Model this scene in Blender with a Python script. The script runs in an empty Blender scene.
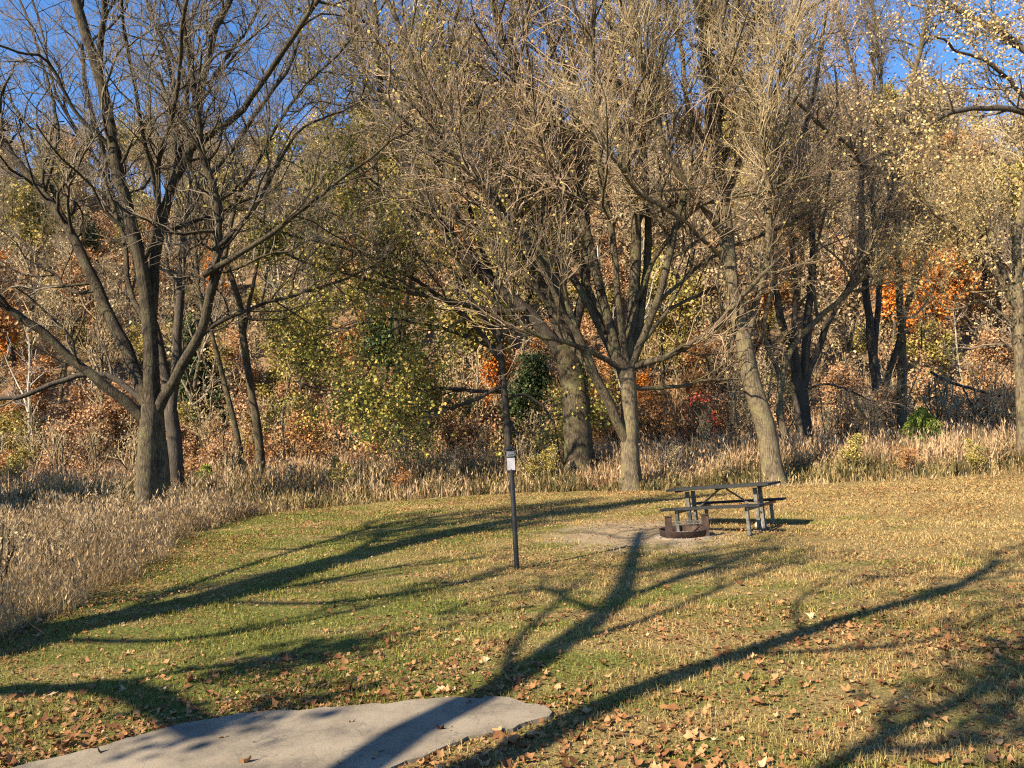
import bpy, math, random
import numpy as np

# ------------------------------------------------------------------ camera, sky, sun, exposure
S = bpy.context.scene
COL = S.collection
R = math.radians
F = 740.0
CAM_Z = 1.6
PITCH = R(4.02)
cam_d = bpy.data.cameras.new('camera')
cam = bpy.data.objects.new('camera', cam_d)
COL.objects.link(cam)
cam.location = (0, 0, CAM_Z)
cam.rotation_euler = (R(90) + PITCH, 0, 0)
cam_d.sensor_width = 36.0
cam_d.lens = F * 36.0 / 1024.0
cam_d.clip_start = 0.05
cam_d.clip_end = 5000
S.camera = cam

SUN_EL = R(33)
SH_AZ = R(50)                       # shadows run this far right of straight ahead
SX, SY = math.sin(SH_AZ), math.cos(SH_AZ)
TAN = math.tan(SUN_EL)
w = bpy.data.worlds.new('World')
S.world = w
w.use_nodes = True
nt = w.node_tree
nt.nodes.clear()
sky = nt.nodes.new('ShaderNodeTexSky')
sky.sky_type = 'NISHITA'
sky.sun_disc = False
sky.sun_elevation = SUN_EL
sky.sun_rotation = SH_AZ + math.pi
sky.altitude = 1500
sky.air_density = 1.0
sky.dust_density = 0.0
sky.ozone_density = 5.0
bg = nt.nodes.new('ShaderNodeBackground')
bg.inputs['Strength'].default_value = 0.095
wo = nt.nodes.new('ShaderNodeOutputWorld')
hs = nt.nodes.new('ShaderNodeHueSaturation')
hs.inputs['Saturation'].default_value = 1.12
nt.links.new(sky.outputs[0], hs.inputs['Color'])
nt.links.new(hs.outputs[0], bg.inputs[0])
nt.links.new(bg.outputs[0], wo.inputs[0])

sun_d = bpy.data.lights.new('sun', 'SUN')
sun_d.energy = 5.0
sun_d.angle = R(0.5)
sun_d.color = (1.0, 0.85, 0.64)
sun = bpy.data.objects.new('sun', sun_d)
COL.objects.link(sun)
sun.rotation_euler = (R(90) - SUN_EL, 0, -SH_AZ)
sun.location = (-20, -20, 30)

vs = S.view_settings
vs.view_transform = 'Standard'
vs.look = 'None'
vs.exposure = 1.6
vs.gamma = 1.0
vs.use_curve_mapping = False
S.cycles.max_bounces = 4
S.cycles.diffuse_bounces = 2
S.cycles.glossy_bounces = 1
S.cycles.transmission_bounces = 2
S.cycles.transparent_max_bounces = 4
S.cycles.use_denoising = False
S.cycles.filter_width = 1.2

rng = np.random.default_rng(11)


# ------------------------------------------------------------------ terrain
def sstep(a, b, t):
    t = np.clip((t - a) / (b - a), 0, 1)
    return t * t * (3 - 2 * t)


def height(x, y):
    x = np.asarray(x, float)
    y = np.asarray(y, float)
    z = 0.05 * np.clip(x, -30, 30)
    t = np.clip((y - 40) / 82, 0, 1)
    ridge = 44 + 3.0 * np.sin(x * 0.045 + 1.0) + 1.5 * np.sin(x * 0.11 + 2.2)
    z = z + ridge * (0.8 * t + 0.2 * t * t * (3 - 2 * t)) * sstep(38, 52, y)
    z = z + 0.35 * np.sin(x * 0.35 + 0.7) * np.sin(y * 0.27) * sstep(30, 50, y)
    return z


def ray(u, v):
    a = (u - 512) / F
    b = (384 - v) / F
    c, s = math.cos(PITCH), math.sin(PITCH)
    return np.array([a, c - b * s, s + b * c])


def at(u, v, Y):
    d = ray(u, v)
    return np.array([0, 0, CAM_Z]) + d * (Y / d[1])


def ground(u, v):
    d = ray(u, v)
    Y = 1.6 / (-(d[2] / d[1]) + 0.05 * d[0] / d[1])
    return np.array([d[0] / d[1] * Y, Y])


def pix(x, y, z):
    c, s = math.cos(PITCH), math.sin(PITCH)
    zz = z - CAM_Z
    f_ = y * c + zz * s
    u_ = -y * s + zz * c
    return 512 + F * x / f_, 384 - F * u_ / f_


def wob(x, y, s=1.0, p=0.0):
    """smooth pseudo noise, about -1..1"""
    x = x * s
    y = y * s
    return (np.sin(x * 1.7 + 1.3 * np.sin(y * 1.1 + p) + p) + np.sin(y * 2.1 + 1.7 * np.sin(x * 0.9 + p * 2) + 2 * p)
            + 0.6 * np.sin(x * 4.3 + y * 3.1 + p * 3) + 0.5 * np.sin(x * 5.9 - y * 6.7 + 1.9 * np.sin(x * 2.3))) / 2.6


# ------------------------------------------------------------------ materials
def mat_new(name):
    m = bpy.data.materials.new(name)
    m.use_nodes = True
    t = m.node_tree
    t.nodes.clear()
    out = t.nodes.new('ShaderNodeOutputMaterial')
    return m, t, out


def N(t, kind, **kw):
    n = t.nodes.new(kind)
    for k, v in kw.items():
        if k in n.inputs:
            n.inputs[k].default_value = v
        else:
            setattr(n, k, v)
    return n


def ramp(t, fac, stops):
    r = t.nodes.new('ShaderNodeValToRGB')
    e = r.color_ramp.elements
    while len(e) < len(stops):
        e.new(0.5)
    for i, (p, c) in enumerate(stops):
        e[i].position = p
        e[i].color = (c[0], c[1], c[2], 1)
    t.links.new(fac, r.inputs[0])
    return r.outputs[0]


def mixc(t, fac, a, b, mode='MIX'):
    n = t.nodes.new('ShaderNodeMix')
    n.data_type = 'RGBA'
    n.blend_type = mode
    if hasattr(fac, 'node'):
        t.links.new(fac, n.inputs[0])
    else:
        n.inputs[0].default_value = fac
    for s, q in ((6, a), (7, b)):
        if hasattr(q, 'node'):
            t.links.new(q, n.inputs[s])
        else:
            n.inputs[s].default_value = (q[0], q[1], q[2], 1)
    return n.outputs[2]


def noise(t, vec, scale, detail=4, rough=0.6):
    n = t.nodes.new('ShaderNodeTexNoise')
    n.inputs['Scale'].default_value = scale
    n.inputs['Detail'].default_value = detail
    n.inputs['Roughness'].default_value = rough
    t.links.new(vec, n.inputs['Vector'])
    return n.outputs[0]


def math_n(t, op, a, b=None, clamp=False):
    n = t.nodes.new('ShaderNodeMath')
    n.operation = op
    n.use_clamp = clamp
    for i, q in enumerate((a, b)):
        if q is None:
            continue
        if hasattr(q, 'node'):
            t.links.new(q, n.inputs[i])
        else:
            n.inputs[i].default_value = q
    return n.outputs[0]


def bark(name, stops, scale=6.0, bump=0.6, moss=None, stretch=0.18):
    m, t, out = mat_new(name)
    tc = N(t, 'ShaderNodeTexCoord')
    mp = N(t, 'ShaderNodeMapping')
    mp.inputs['Scale'].default_value = (1, 1, stretch)
    t.links.new(tc.outputs['Object'], mp.inputs[0])
    n1 = noise(t, mp.outputs[0], scale * 4, 5, 0.7)
    n2 = noise(t, tc.outputs['Object'], scale * 0.35, 3, 0.5)
    f = math_n(t, 'ADD', math_n(t, 'MULTIPLY', n1, 0.7), math_n(t, 'MULTIPLY', n2, 0.3))
    c = ramp(t, f, stops)
    if moss:
        mm = ramp(t, n2, [(0.5, (0, 0, 0)), (0.62, (1, 1, 1))])
        c = mixc(t, math_n(t, 'MULTIPLY', mm, 0.45), c, moss)
    b = N(t, 'ShaderNodeBsdfPrincipled', Roughness=0.92)
    b.inputs['Specular IOR Level'].default_value = 0.15
    t.links.new(c, b.inputs['Base Color'])
    bp = N(t, 'ShaderNodeBump', Strength=bump, Distance=0.05)
    t.links.new(n1, bp.inputs['Height'])
    t.links.new(bp.outputs[0], b.inputs['Normal'])
    t.links.new(b.outputs[0], out.inputs[0])
    return m


def tint_mat(name, stops, transl=0.25, rough=0.7, patch=None):
    """colour per leaf or blade from the face attribute 'tint'"""
    m, t, out = mat_new(name)
    a = N(t, 'ShaderNodeAttribute', attribute_name='tint')
    c = ramp(t, a.outputs['Fac'], stops)
    if patch:
        c = patch(t, c)
    d = N(t, 'ShaderNodeBsdfPrincipled', Roughness=rough)
    d.inputs['Specular IOR Level'].default_value = 0.2
    t.links.new(c, d.inputs['Base Color'])
    if transl > 0:
        tr = N(t, 'ShaderNodeBsdfTranslucent')
        t.links.new(c, tr.inputs[0])
        mx = N(t, 'ShaderNodeMixShader')
        mx.inputs[0].default_value = transl
        t.links.new(d.outputs[0], mx.inputs[1])
        t.links.new(tr.outputs[0], mx.inputs[2])
        t.links.new(mx.outputs[0], out.inputs[0])
    else:
        t.links.new(d.outputs[0], out.inputs[0])
    return m


def plain(name, c1, c2, scale=8, rough=0.7, metal=0.0, bump=0.2, c3=None):
    m, t, out = mat_new(name)
    tc = N(t, 'ShaderNodeTexCoord')
    n1 = noise(t, tc.outputs['Object'], scale, 6, 0.65)
    st = [(0.35, c1), (0.65, c2)]
    if c3:
        st.append((0.78, c3))
    c = ramp(t, n1, st)
    b = N(t, 'ShaderNodeBsdfPrincipled', Roughness=rough, Metallic=metal)
    t.links.new(c, b.inputs['Base Color'])
    bp = N(t, 'ShaderNodeBump', Strength=bump, Distance=0.01)
    t.links.new(noise(t, tc.outputs['Object'], scale * 8, 3, 0.6), bp.inputs['Height'])
    t.links.new(bp.outputs[0], b.inputs['Normal'])
    t.links.new(b.outputs[0], out.inputs[0])
    return m


def lawn_mask(t):
    """green against straw by world position (0 = straw, 1 = green)"""
    g = N(t, 'ShaderNodeNewGeometry')
    sx = N(t, 'ShaderNodeSeparateXYZ')
    t.links.new(g.outputs['Position'], sx.inputs[0])
    mp = N(t, 'ShaderNodeMapping')
    mp.inputs['Scale'].default_value = (0.55, 1.0, 0)
    mp.inputs['Rotation'].default_value = (0, 0, 0.3)
    t.links.new(g.outputs['Position'], mp.inputs[0])
    a = noise(t, mp.outputs[0], 0.55, 5, 0.62)
    b = noise(t, mp.outputs[0], 2.6, 3, 0.6)
    f = math_n(t, 'ADD', math_n(t, 'MULTIPLY', a, 2.6), math_n(t, 'MULTIPLY', b, 2.0))
    # drier towards the open right side
    rx = math_n(t, 'MULTIPLY', sx.outputs[0], 0.07)
    ry = math_n(t, 'MULTIPLY', math_n(t, 'SUBTRACT', sx.outputs[1], 9.0), 0.012)
    f = math_n(t, 'SUBTRACT', f, rx)
    f = math_n(t, 'SUBTRACT', f, ry)
    f = math_n(t, 'SUBTRACT', f, 1.98)
    return math_n(t, 'MULTIPLY', f, 1.6, True), g


def lawn_patch(t, c):
    f, g = lawn_mask(t)
    green = mixc(t, 1.0, c, (0.52, 0.74, 0.38), 'MULTIPLY')
    return mixc(t, f, c, green)


# base colours
M = {}
M['bark_grey'] = bark('grey_brown_bark', [(0.36, (0.018, 0.014, 0.010)), (0.5, (0.085, 0.067, 0.043)), (0.66, (0.22, 0.175, 0.112))], moss=(0.10, 0.10, 0.035), scale=9, bump=1.0)
M['bark_tan'] = bark('tan_bark', [(0.36, (0.03, 0.023, 0.015)), (0.5, (0.13, 0.102, 0.064)), (0.66, (0.28, 0.225, 0.145))], moss=(0.15, 0.135, 0.05), scale=9, bump=1.0)
M['bark_dark'] = bark('dark_bark', [(0.3, (0.02, 0.017, 0.014)), (0.55, (0.07, 0.058, 0.045)), (0.75, (0.14, 0.115, 0.085))])
M['bark_mid'] = bark('dark_brown_limb_bark', [(0.36, (0.012, 0.010, 0.007)), (0.5, (0.055, 0.043, 0.029)), (0.66, (0.17, 0.135, 0.088))], moss=(0.07, 0.065, 0.03), scale=9, bump=1.0)
M['bark_white'] = bark('white_sycamore_bark', [(0.35, (0.16, 0.13, 0.09)), (0.5, (0.36, 0.32, 0.25)), (0.7, (0.52, 0.48, 0.40))], stretch=0.4, bump=0.2)
M['twig_grey'] = bark('grey_twig', [(0.3, (0.09, 0.07, 0.048)), (0.7, (0.25, 0.205, 0.145))], scale=2, bump=0.0)
M['twig_tan'] = bark('tan_twig', [(0.3, (0.24, 0.175, 0.09)), (0.7, (0.52, 0.41, 0.24))], scale=2, bump=0.0)
M['twig_dark'] = bark('dark_twig', [(0.3, (0.07, 0.057, 0.043)), (0.7, (0.19, 0.155, 0.115))], scale=2, bump=0.0)
M['twig_brown'] = bark('brown_twig', [(0.3, (0.19, 0.13, 0.085)), (0.7, (0.42, 0.31, 0.20))], scale=2, bump=0.0)
M['leaf_olive'] = tint_mat('olive_yellow_leaf', [(0, (0.09, 0.095, 0.025)), (0.4, (0.26, 0.225, 0.06)), (0.75, (0.48, 0.385, 0.11)), (1, (0.56, 0.36, 0.12))])
M['leaf_gold'] = tint_mat('yellow_green_leaf', [(0, (0.07, 0.09, 0.02)), (0.35, (0.22, 0.22, 0.045)), (0.75, (0.46, 0.40, 0.09)), (1, (0.55, 0.36, 0.10))])
M['leaf_cream'] = tint_mat('pale_cream_leaf', [(0, (0.20, 0.13, 0.055)), (0.4, (0.40, 0.29, 0.12)), (1, (0.58, 0.46, 0.22))])
M['leaf_rust'] = tint_mat('rust_leaf', [(0, (0.16, 0.07, 0.028)), (0.5, (0.37, 0.18, 0.065)), (1, (0.55, 0.31, 0.12))])
M['leaf_orange'] = tint_mat('orange_leaf', [(0, (0.36, 0.11, 0.02)), (0.5, (0.60, 0.20, 0.03)), (1, (0.75, 0.33, 0.05))])
M['leaf_brown'] = tint_mat('brown_leaf', [(0, (0.11, 0.08, 0.045)), (0.5, (0.29, 0.215, 0.12)), (1, (0.48, 0.37, 0.21))])
M['leaf_pink'] = tint_mat('pinkish_rust_leaf', [(0, (0.20, 0.10, 0.05)), (0.5, (0.44, 0.245, 0.12)), (1, (0.60, 0.40, 0.21))])
M['leaf_red'] = tint_mat('dark_red_leaf', [(0, (0.14, 0.02, 0.015)), (0.5, (0.32, 0.05, 0.035)), (1, (0.5, 0.11, 0.06))])
M['leaf_green'] = tint_mat('dark_evergreen_leaf', [(0, (0.012, 0.025, 0.010)), (0.6, (0.04, 0.065, 0.02)), (1, (0.10, 0.12, 0.03))], transl=0.1)
M['leaf_cedar'] = tint_mat('cedar_green_leaf', [(0, (0.08, 0.12, 0.02)), (0.5, (0.20, 0.25, 0.04)), (1, (0.34, 0.36, 0.08))], transl=0.15)
M['leaf_yellow'] = tint_mat('yellow_leaf', [(0, (0.26, 0.17, 0.03)), (0.5, (0.52, 0.36, 0.06)), (1, (0.68, 0.50, 0.13))])
M['straw'] = tint_mat('dry_straw_blade', [(0, (0.11, 0.07, 0.03)), (0.4, (0.31, 0.215, 0.10)), (0.8, (0.47, 0.345, 0.175)), (1, (0.56, 0.44, 0.25))])
M['weed_grey'] = tint_mat('grey_tan_weed', [(0, (0.08, 0.052, 0.026)), (0.45, (0.27, 0.19, 0.10)), (1, (0.47, 0.35, 0.20))])
M['straw_green'] = tint_mat('olive_weed_blade', [(0, (0.03, 0.03, 0.012)), (0.5, (0.13, 0.11, 0.038)), (1, (0.36, 0.27, 0.12))])
M['straw_rose'] = tint_mat('rosy_dry_grass_blade', [(0, (0.16, 0.095, 0.05)), (0.5, (0.42, 0.28, 0.155)), (1, (0.60, 0.43, 0.26))])
M['lawn'] = tint_mat('short_lawn_blade', [(0, (0.11, 0.075, 0.025)), (0.45, (0.33, 0.23, 0.085)), (1, (0.56, 0.40, 0.18))], transl=0.25, patch=lawn_patch)
M['fallen'] = tint_mat('fallen_leaf_brown', [(0, (0.07, 0.03, 0.015)), (0.3, (0.13, 0.055, 0.022)), (0.6, (0.27, 0.13, 0.05)), (0.85, (0.36, 0.21, 0.095)), (0.97, (0.46, 0.33, 0.19)), (1, (0.60, 0.46, 0.08))], transl=0.1)
M['concrete'] = plain('worn_concrete', (0.27, 0.245, 0.21), (0.40, 0.37, 0.32), 3.0, 0.85, 0, 0.35, (0.30, 0.26, 0.21))
M['pad'] = plain('dusty_sooted_concrete', (0.12, 0.095, 0.07), (0.24, 0.20, 0.15), 6.0, 0.9, 0, 0.4)
M['metal_dark'] = plain('dark_painted_metal', (0.010, 0.011, 0.012), (0.03, 0.03, 0.03), 20, 0.45, 0.3)
M['metal_leg'] = plain('weathered_steel', (0.035, 0.033, 0.026), (0.15, 0.138, 0.11), 12, 0.7, 0.1, 0.2)
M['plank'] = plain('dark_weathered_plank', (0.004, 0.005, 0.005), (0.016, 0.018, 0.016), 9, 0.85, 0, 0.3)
M['rust'] = plain('sooty_rusted_steel', (0.02, 0.012, 0.009), (0.07, 0.04, 0.028), 9, 0.8, 0.2, 0.4, (0.12, 0.075, 0.05))
M['white'] = plain('white_card', (0.28, 0.275, 0.28), (0.36, 0.355, 0.36), 5, 0.5)
M['grey_plate'] = plain('grey_reflective_plate', (0.10, 0.10, 0.10), (0.24, 0.24, 0.24), 12, 0.5, 0.1)
M['ash'] = plain('grey_ash', (0.10, 0.095, 0.09), (0.26, 0.25, 0.23), 12, 0.95)
M['stone'] = plain('pale_stone', (0.25, 0.23, 0.20), (0.5, 0.47, 0.42), 12, 0.9, 0, 0.4)
M['log'] = plain('rotting_dark_wood', (0.015, 0.012, 0.01), (0.06, 0.045, 0.035), 8, 0.95, 0, 0.4)


# ------------------------------------------------------------------ mesh plumbing
def mesh(name, V, Q=None, T=None, tint=None, smooth=True):
    """numpy arrays to a mesh: quads Q (n,4), triangles T (m,3), tint per face in that order"""
    me = bpy.data.meshes.new(name)
    V = np.ascontiguousarray(V, dtype=np.float32)
    nq = 0 if Q is None else len(Q)
    ntri = 0 if T is None else len(T)
    loops = []
    if nq:
        loops.append(np.asarray(Q, np.int32).ravel())
    if ntri:
        loops.append(np.asarray(T, np.int32).ravel())
    loops = np.concatenate(loops)
    starts = np.concatenate([np.arange(nq) * 4, nq * 4 + np.arange(ntri) * 3]).astype(np.int32)
    me.vertices.add(len(V))
    me.vertices.foreach_set('co', V.ravel())
    me.loops.add(len(loops))
    me.loops.foreach_set('vertex_index', loops)
    me.polygons.add(nq + ntri)
    me.polygons.foreach_set('loop_start', starts)
    if smooth:
        me.polygons.foreach_set('use_smooth', np.ones(nq + ntri, bool))
    me.update(calc_edges=True)
    if tint is not None:
        a = me.attributes.new('tint', 'FLOAT', 'FACE')
        a.data.foreach_set('value', np.ascontiguousarray(tint, np.float32))
    return me


def obj(name, me, mat, parent=None, loc=None):
    o = bpy.data.objects.new(name, me)
    COL.objects.link(o)
    if mat is not None and not me.materials:
        me.materials.append(mat)
    if parent is not None:
        o.parent = parent
    if loc is not None:
        o.location = loc
    return o


def tag(o, label=None, cat=None, group=None, kind=None):
    if label:
        o['label'] = label
    if cat:
        o['category'] = cat
    if group:
        o['group'] = group
    if kind:
        o['kind'] = kind
    return o


def empty(name, loc, rz=0):
    o = bpy.data.objects.new(name, None)
    COL.objects.link(o)
    o.location = loc
    o.rotation_euler = (0, 0, rz)
    o.empty_display_size = 0.2
    return o


def norm(a):
    return a / np.maximum(np.linalg.norm(a, axis=-1, keepdims=True), 1e-9)


def tubes(P, Rd, sides=4, cap=False):
    """P (n,k,3), Rd (n,k) -> verts, quads"""
    n, k, _ = P.shape
    T = np.empty_like(P)
    T[:, 1:-1] = P[:, 2:] - P[:, :-2]
    T[:, 0] = P[:, 1] - P[:, 0]
    T[:, -1] = P[:, -1] - P[:, -2]
    T = norm(T)
    ov = norm(P[:, -1] - P[:, 0])
    ref = np.where(np.abs(ov[:, 2:3]) > 0.8, np.array([[1.0, 0.2, 0]]), np.array([[0.1, 0.05, 1.0]]))
    A = norm(np.cross(T, ref[:, None, :]))
    B = np.cross(T, A)
    th = np.arange(sides) * 2 * math.pi / sides
    ring = A[:, :, None, :] * np.cos(th)[None, None, :, None] + B[:, :, None, :] * np.sin(th)[None, None, :, None]
    V = P[:, :, None, :] + ring * Rd[:, :, None, None]
    V = V.reshape(-1, 3)
    i = np.arange(n)[:, None, None] * k * sides
    j = np.arange(k - 1)[None, :, None] * sides
    s = np.arange(sides)[None, None, :]
    s2 = (s + 1) % sides
    a = i + j + s
    b = i + j + s2
    Q = np.stack([a, b, b + sides, a + sides], -1).reshape(-1, 4)
    return V, Q


def join(parts):
    Vs, Qs, off = [], [], 0
    for V, Q in parts:
        Vs.append(V)
        Qs.append(Q + off)
        off += len(V)
    return np.concatenate(Vs), np.concatenate(Qs)


def resample(pts, k):
    """smooth curve through the points, k samples"""
    P = np.asarray(pts, float)
    if len(P) == 2:
        t = np.linspace(0, 1, k)[:, None]
        return P[0] * (1 - t) + P[1] * t
    d = np.concatenate([[0], np.cumsum(np.linalg.norm(np.diff(P[:, :3], axis=0), axis=1))])
    d /= d[-1]
    fine = []
    m = len(P)
    Pe = np.vstack([2 * P[0] - P[1], P, 2 * P[-1] - P[-2]])
    for i in range(m - 1):
        p0, p1, p2, p3 = Pe[i], Pe[i + 1], Pe[i + 2], Pe[i + 3]
        for q in np.linspace(0, 1, 9)[:-1]:
            fine.append(0.5 * (2 * p1 + (p2 - p0) * q + (2 * p0 - 5 * p1 + 4 * p2 - p3) * q * q + (3 * p1 - p0 - 3 * p2 + p3) * q ** 3))
    fine.append(P[-1])
    fine = np.array(fine)
    dd = np.concatenate([[0], np.cumsum(np.linalg.norm(np.diff(fine[:, :3], axis=0), axis=1))])
    t = np.linspace(0, dd[-1], k)
    return np.stack([np.interp(t, dd, fine[:, c]) for c in range(fine.shape[1])], -1)


def interp(P, Rd, i, t):
    k = P.shape[1]
    f = np.clip(t, 0, 0.9999) * (k - 1)
    j = f.astype(int)
    q = (f - j)[:, None]
    p = P[i, j] * (1 - q) + P[i, j + 1] * q
    d = norm(P[i, j + 1] - P[i, j])
    r = Rd[i, j] * (1 - q[:, 0]) + Rd[i, j + 1] * q[:, 0]
    return p, d, r


def grow(g, P, Rd, per_m, L, ang, k, t0=0.1, up=0.3, wander=0.25, trop=0.1, ratio=0.6, rmin=0.004, rtip=0.35, taper=0.5, cap=None, down=0.0):
    """children on every parent branch; L=(lo,hi) metres at the parent's base"""
    seg = np.linalg.norm(np.diff(P, axis=1), axis=2).sum(1)
    cnt = g.poisson(np.maximum(seg * (1 - t0) * per_m, 0.3))
    if cnt.sum() == 0:
        cnt[:] = 1
    idx = np.repeat(np.arange(len(P)), cnt)
    if cap and len(idx) > cap:
        idx = g.choice(idx, cap, replace=False)
    n = len(idx)
    t = t0 + (1 - t0) * g.random(n) ** 0.85
    p, d, r = interp(P, Rd, idx, t)
    rv = g.normal(size=(n, 3))
    perp = norm(rv - (rv * d).sum(1, keepdims=True) * d)
    a = np.radians(g.uniform(ang[0], ang[1], n))[:, None]
    dr = d * np.cos(a) + perp * np.sin(a)
    dr[:, 2] += up - down
    dr = norm(dr)
    ln = g.uniform(L[0], L[1], n) * (1 - taper * t)
    ln = ln * np.clip(seg[idx] / (L[1] * 1.2), 0.35, 1.2)
    C = np.empty((n, k, 3))
    C[:, 0] = p
    cur = dr
    for j in range(1, k):
        cur = cur + g.normal(size=(n, 3)) * wander
        cur[:, 2] += trop
        cur = norm(cur)
        C[:, j] = C[:, j - 1] + cur * (ln / (k - 1))[:, None]
    r0 = np.maximum(np.minimum(r * ratio, 0.008 + ln * 0.013), rmin)
    s = np.linspace(0, 1, k)[None, :]
    Rc = np.maximum(r0[:, None] * (1 - s * (1 - rtip)), rmin * 0.7)
    return C, Rc


def leaves_from(g, pts, size, squash=1.0, spread=0.1):
    """small folded kites round the given points"""
    n = len(pts)
    c = pts + g.normal(size=(n, 3)) * spread
    a = norm(g.normal(size=(n, 3)) + np.array([0, 0, -0.3]))
    b = norm(np.cross(a, g.normal(size=(n, 3))))
    nn = np.cross(a, b)
    s = (size * g.uniform(0.6, 1.3, n))[:, None]
    tip = c + a * s
    l = c + a * s * 0.45 + b * s * 0.42 * squash + nn * s * 0.15
    r_ = c + a * s * 0.45 - b * s * 0.42 * squash + nn * s * 0.15
    V = np.stack([c, l, tip, r_], 1).reshape(-1, 3)
    o = np.arange(n)[:, None] * 4
    T = np.concatenate([o + np.array([[0, 1, 2]]), o + np.array([[0, 2, 3]])], 1).reshape(-1, 3)
    tint = np.repeat(g.random(n), 2)
    return V, T, tint


def along(g, P, n):
    i = g.integers(0, len(P), n)
    t = g.random(n) ** 0.7
    p, d, r = interp(P, np.ones(P.shape[:2]), i, t)
    return p


# ------------------------------------------------------------------ ground
def lines(a, b, n0, n1, hi):
    near = np.linspace(a, b, n0)
    left = -np.geomspace(abs(a), hi, n1)[1:][::-1] if a < 0 else np.array([])
    return np.concatenate([left, near, np.geomspace(b, hi, n1)[1:]])


gx = lines(-60, 60, 121, 22, 2500)
gy = np.concatenate([-np.geomspace(10, 2500, 14)[::-1], np.linspace(-9, 140, 150), np.geomspace(145, 3000, 20)])
X, Y = np.meshgrid(gx, gy)
Z = height(X, Y)
V = np.stack([X, Y, Z], -1).reshape(-1, 3)
ny, nx = X.shape
i = np.arange(ny - 1)[:, None] * nx + np.arange(nx - 1)[None, :]
Q = np.stack([i, i + 1, i + nx + 1, i + nx], -1).reshape(-1, 4)
m, t, out = mat_new('lawn_and_leaf_litter')
f, g_ = lawn_mask(t)
nf = noise(t, g_.outputs['Position'], 38, 5, 0.7)
nm = noise(t, g_.outputs['Position'], 9, 4, 0.65)
straw = ramp(t, nf, [(0.3, (0.07, 0.05, 0.022)), (0.5, (0.21, 0.155, 0.06)), (0.68, (0.36, 0.27, 0.115))])
green = ramp(t, nf, [(0.3, (0.03, 0.035, 0.01)), (0.55, (0.12, 0.13, 0.03)), (0.7, (0.22, 0.20, 0.06))])
c = mixc(t, f, straw, green)
sp = N(t, 'ShaderNodeSeparateXYZ')
t.links.new(g_.outputs['Position'], sp.inputs[0])
litter = ramp(t, nf, [(0.36, (0.03, 0.02, 0.012)), (0.5, (0.17, 0.11, 0.06)), (0.64, (0.38, 0.25, 0.14))])
far = ramp(t, math_n(t, 'MULTIPLY', math_n(t, 'SUBTRACT', sp.outputs[1], 22.0), 0.12, True), [(0, (0, 0, 0)), (1, (1, 1, 1))])
c = mixc(t, far, c, litter)
# trodden bare soil round the fire ring
DIRT = (1.95, 11.6)
dx = math_n(t, 'MULTIPLY', math_n(t, 'SUBTRACT', sp.outputs[0], DIRT[0]), 1 / 1.6)
dy = math_n(t, 'MULTIPLY', math_n(t, 'SUBTRACT', sp.outputs[1], DIRT[1]), 1 / 2.1)
rr = math_n(t, 'SQRT', math_n(t, 'ADD', math_n(t, 'MULTIPLY', dx, dx), math_n(t, 'MULTIPLY', dy, dy)))
rr = math_n(t, 'ADD', rr, math_n(t, 'MULTIPLY', math_n(t, 'SUBTRACT', noise(t, g_.outputs['Position'], 2.2, 5, 0.7), 0.5), 2.4))
dm = ramp(t, rr, [(0.55, (1, 1, 1)), (1.15, (0, 0, 0))])
dirt = ramp(t, nf, [(0.3, (0.13, 0.095, 0.055)), (0.55, (0.30, 0.235, 0.145)), (0.75, (0.42, 0.34, 0.22))])
c = mixc(t, dm, c, dirt)
b = N(t, 'ShaderNodeBsdfPrincipled', Roughness=0.95)
b.inputs['Specular IOR Level'].default_value = 0.1
t.links.new(c, b.inputs['Base Color'])
bp = N(t, 'ShaderNodeBump', Strength=0.7, Distance=0.04)
t.links.new(nf, bp.inputs['Height'])
t.links.new(bp.outputs[0], b.inputs['Normal'])
t.links.new(b.outputs[0], out.inputs[0])
tag(obj('ground', mesh('ground', V, Q), m), kind='structure')

# concrete tongue of path at the bottom of the picture
path_px = [(-60, 792), (40, 765), (120, 745), (180, 728), (250, 716), (330, 711), (400, 705), (455, 701), (500, 701), (532, 706), (549, 714), (540, 722),
           (505, 733), (455, 747), (400, 768)]
pp = [ground(*q) for q in path_px]
pp = [tuple(q) for q in pp]
PATH = np.array(resample([(x, y, 0) for x, y in pp], 60))[:, :2]
PATH = PATH + np.stack([wob(PATH[:, 0], PATH[:, 1], 9.0) * 0.035, wob(PATH[:, 1], PATH[:, 0], 11.0, 2.0) * 0.03], -1)
PATH = np.vstack([PATH, [(-2.0, 2.4), (-4.5, 1.3), (-7.0, 0.8), (-7.5, 2.0), (-5.0, 2.7)]])


def inside(poly, x, y):
    x = np.asarray(x)
    y = np.asarray(y)
    r_ = np.zeros(x.shape, bool)
    n = len(poly)
    for a in range(n):
        x1, y1 = poly[a]
        x2, y2 = poly[(a + 1) % n]
        if y1 == y2:
            continue
        c_ = ((y1 > y) != (y2 > y)) & (x < (x2 - x1) * (y - y1) / (y2 - y1) + x1)
        r_ ^= c_
    return r_


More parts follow.
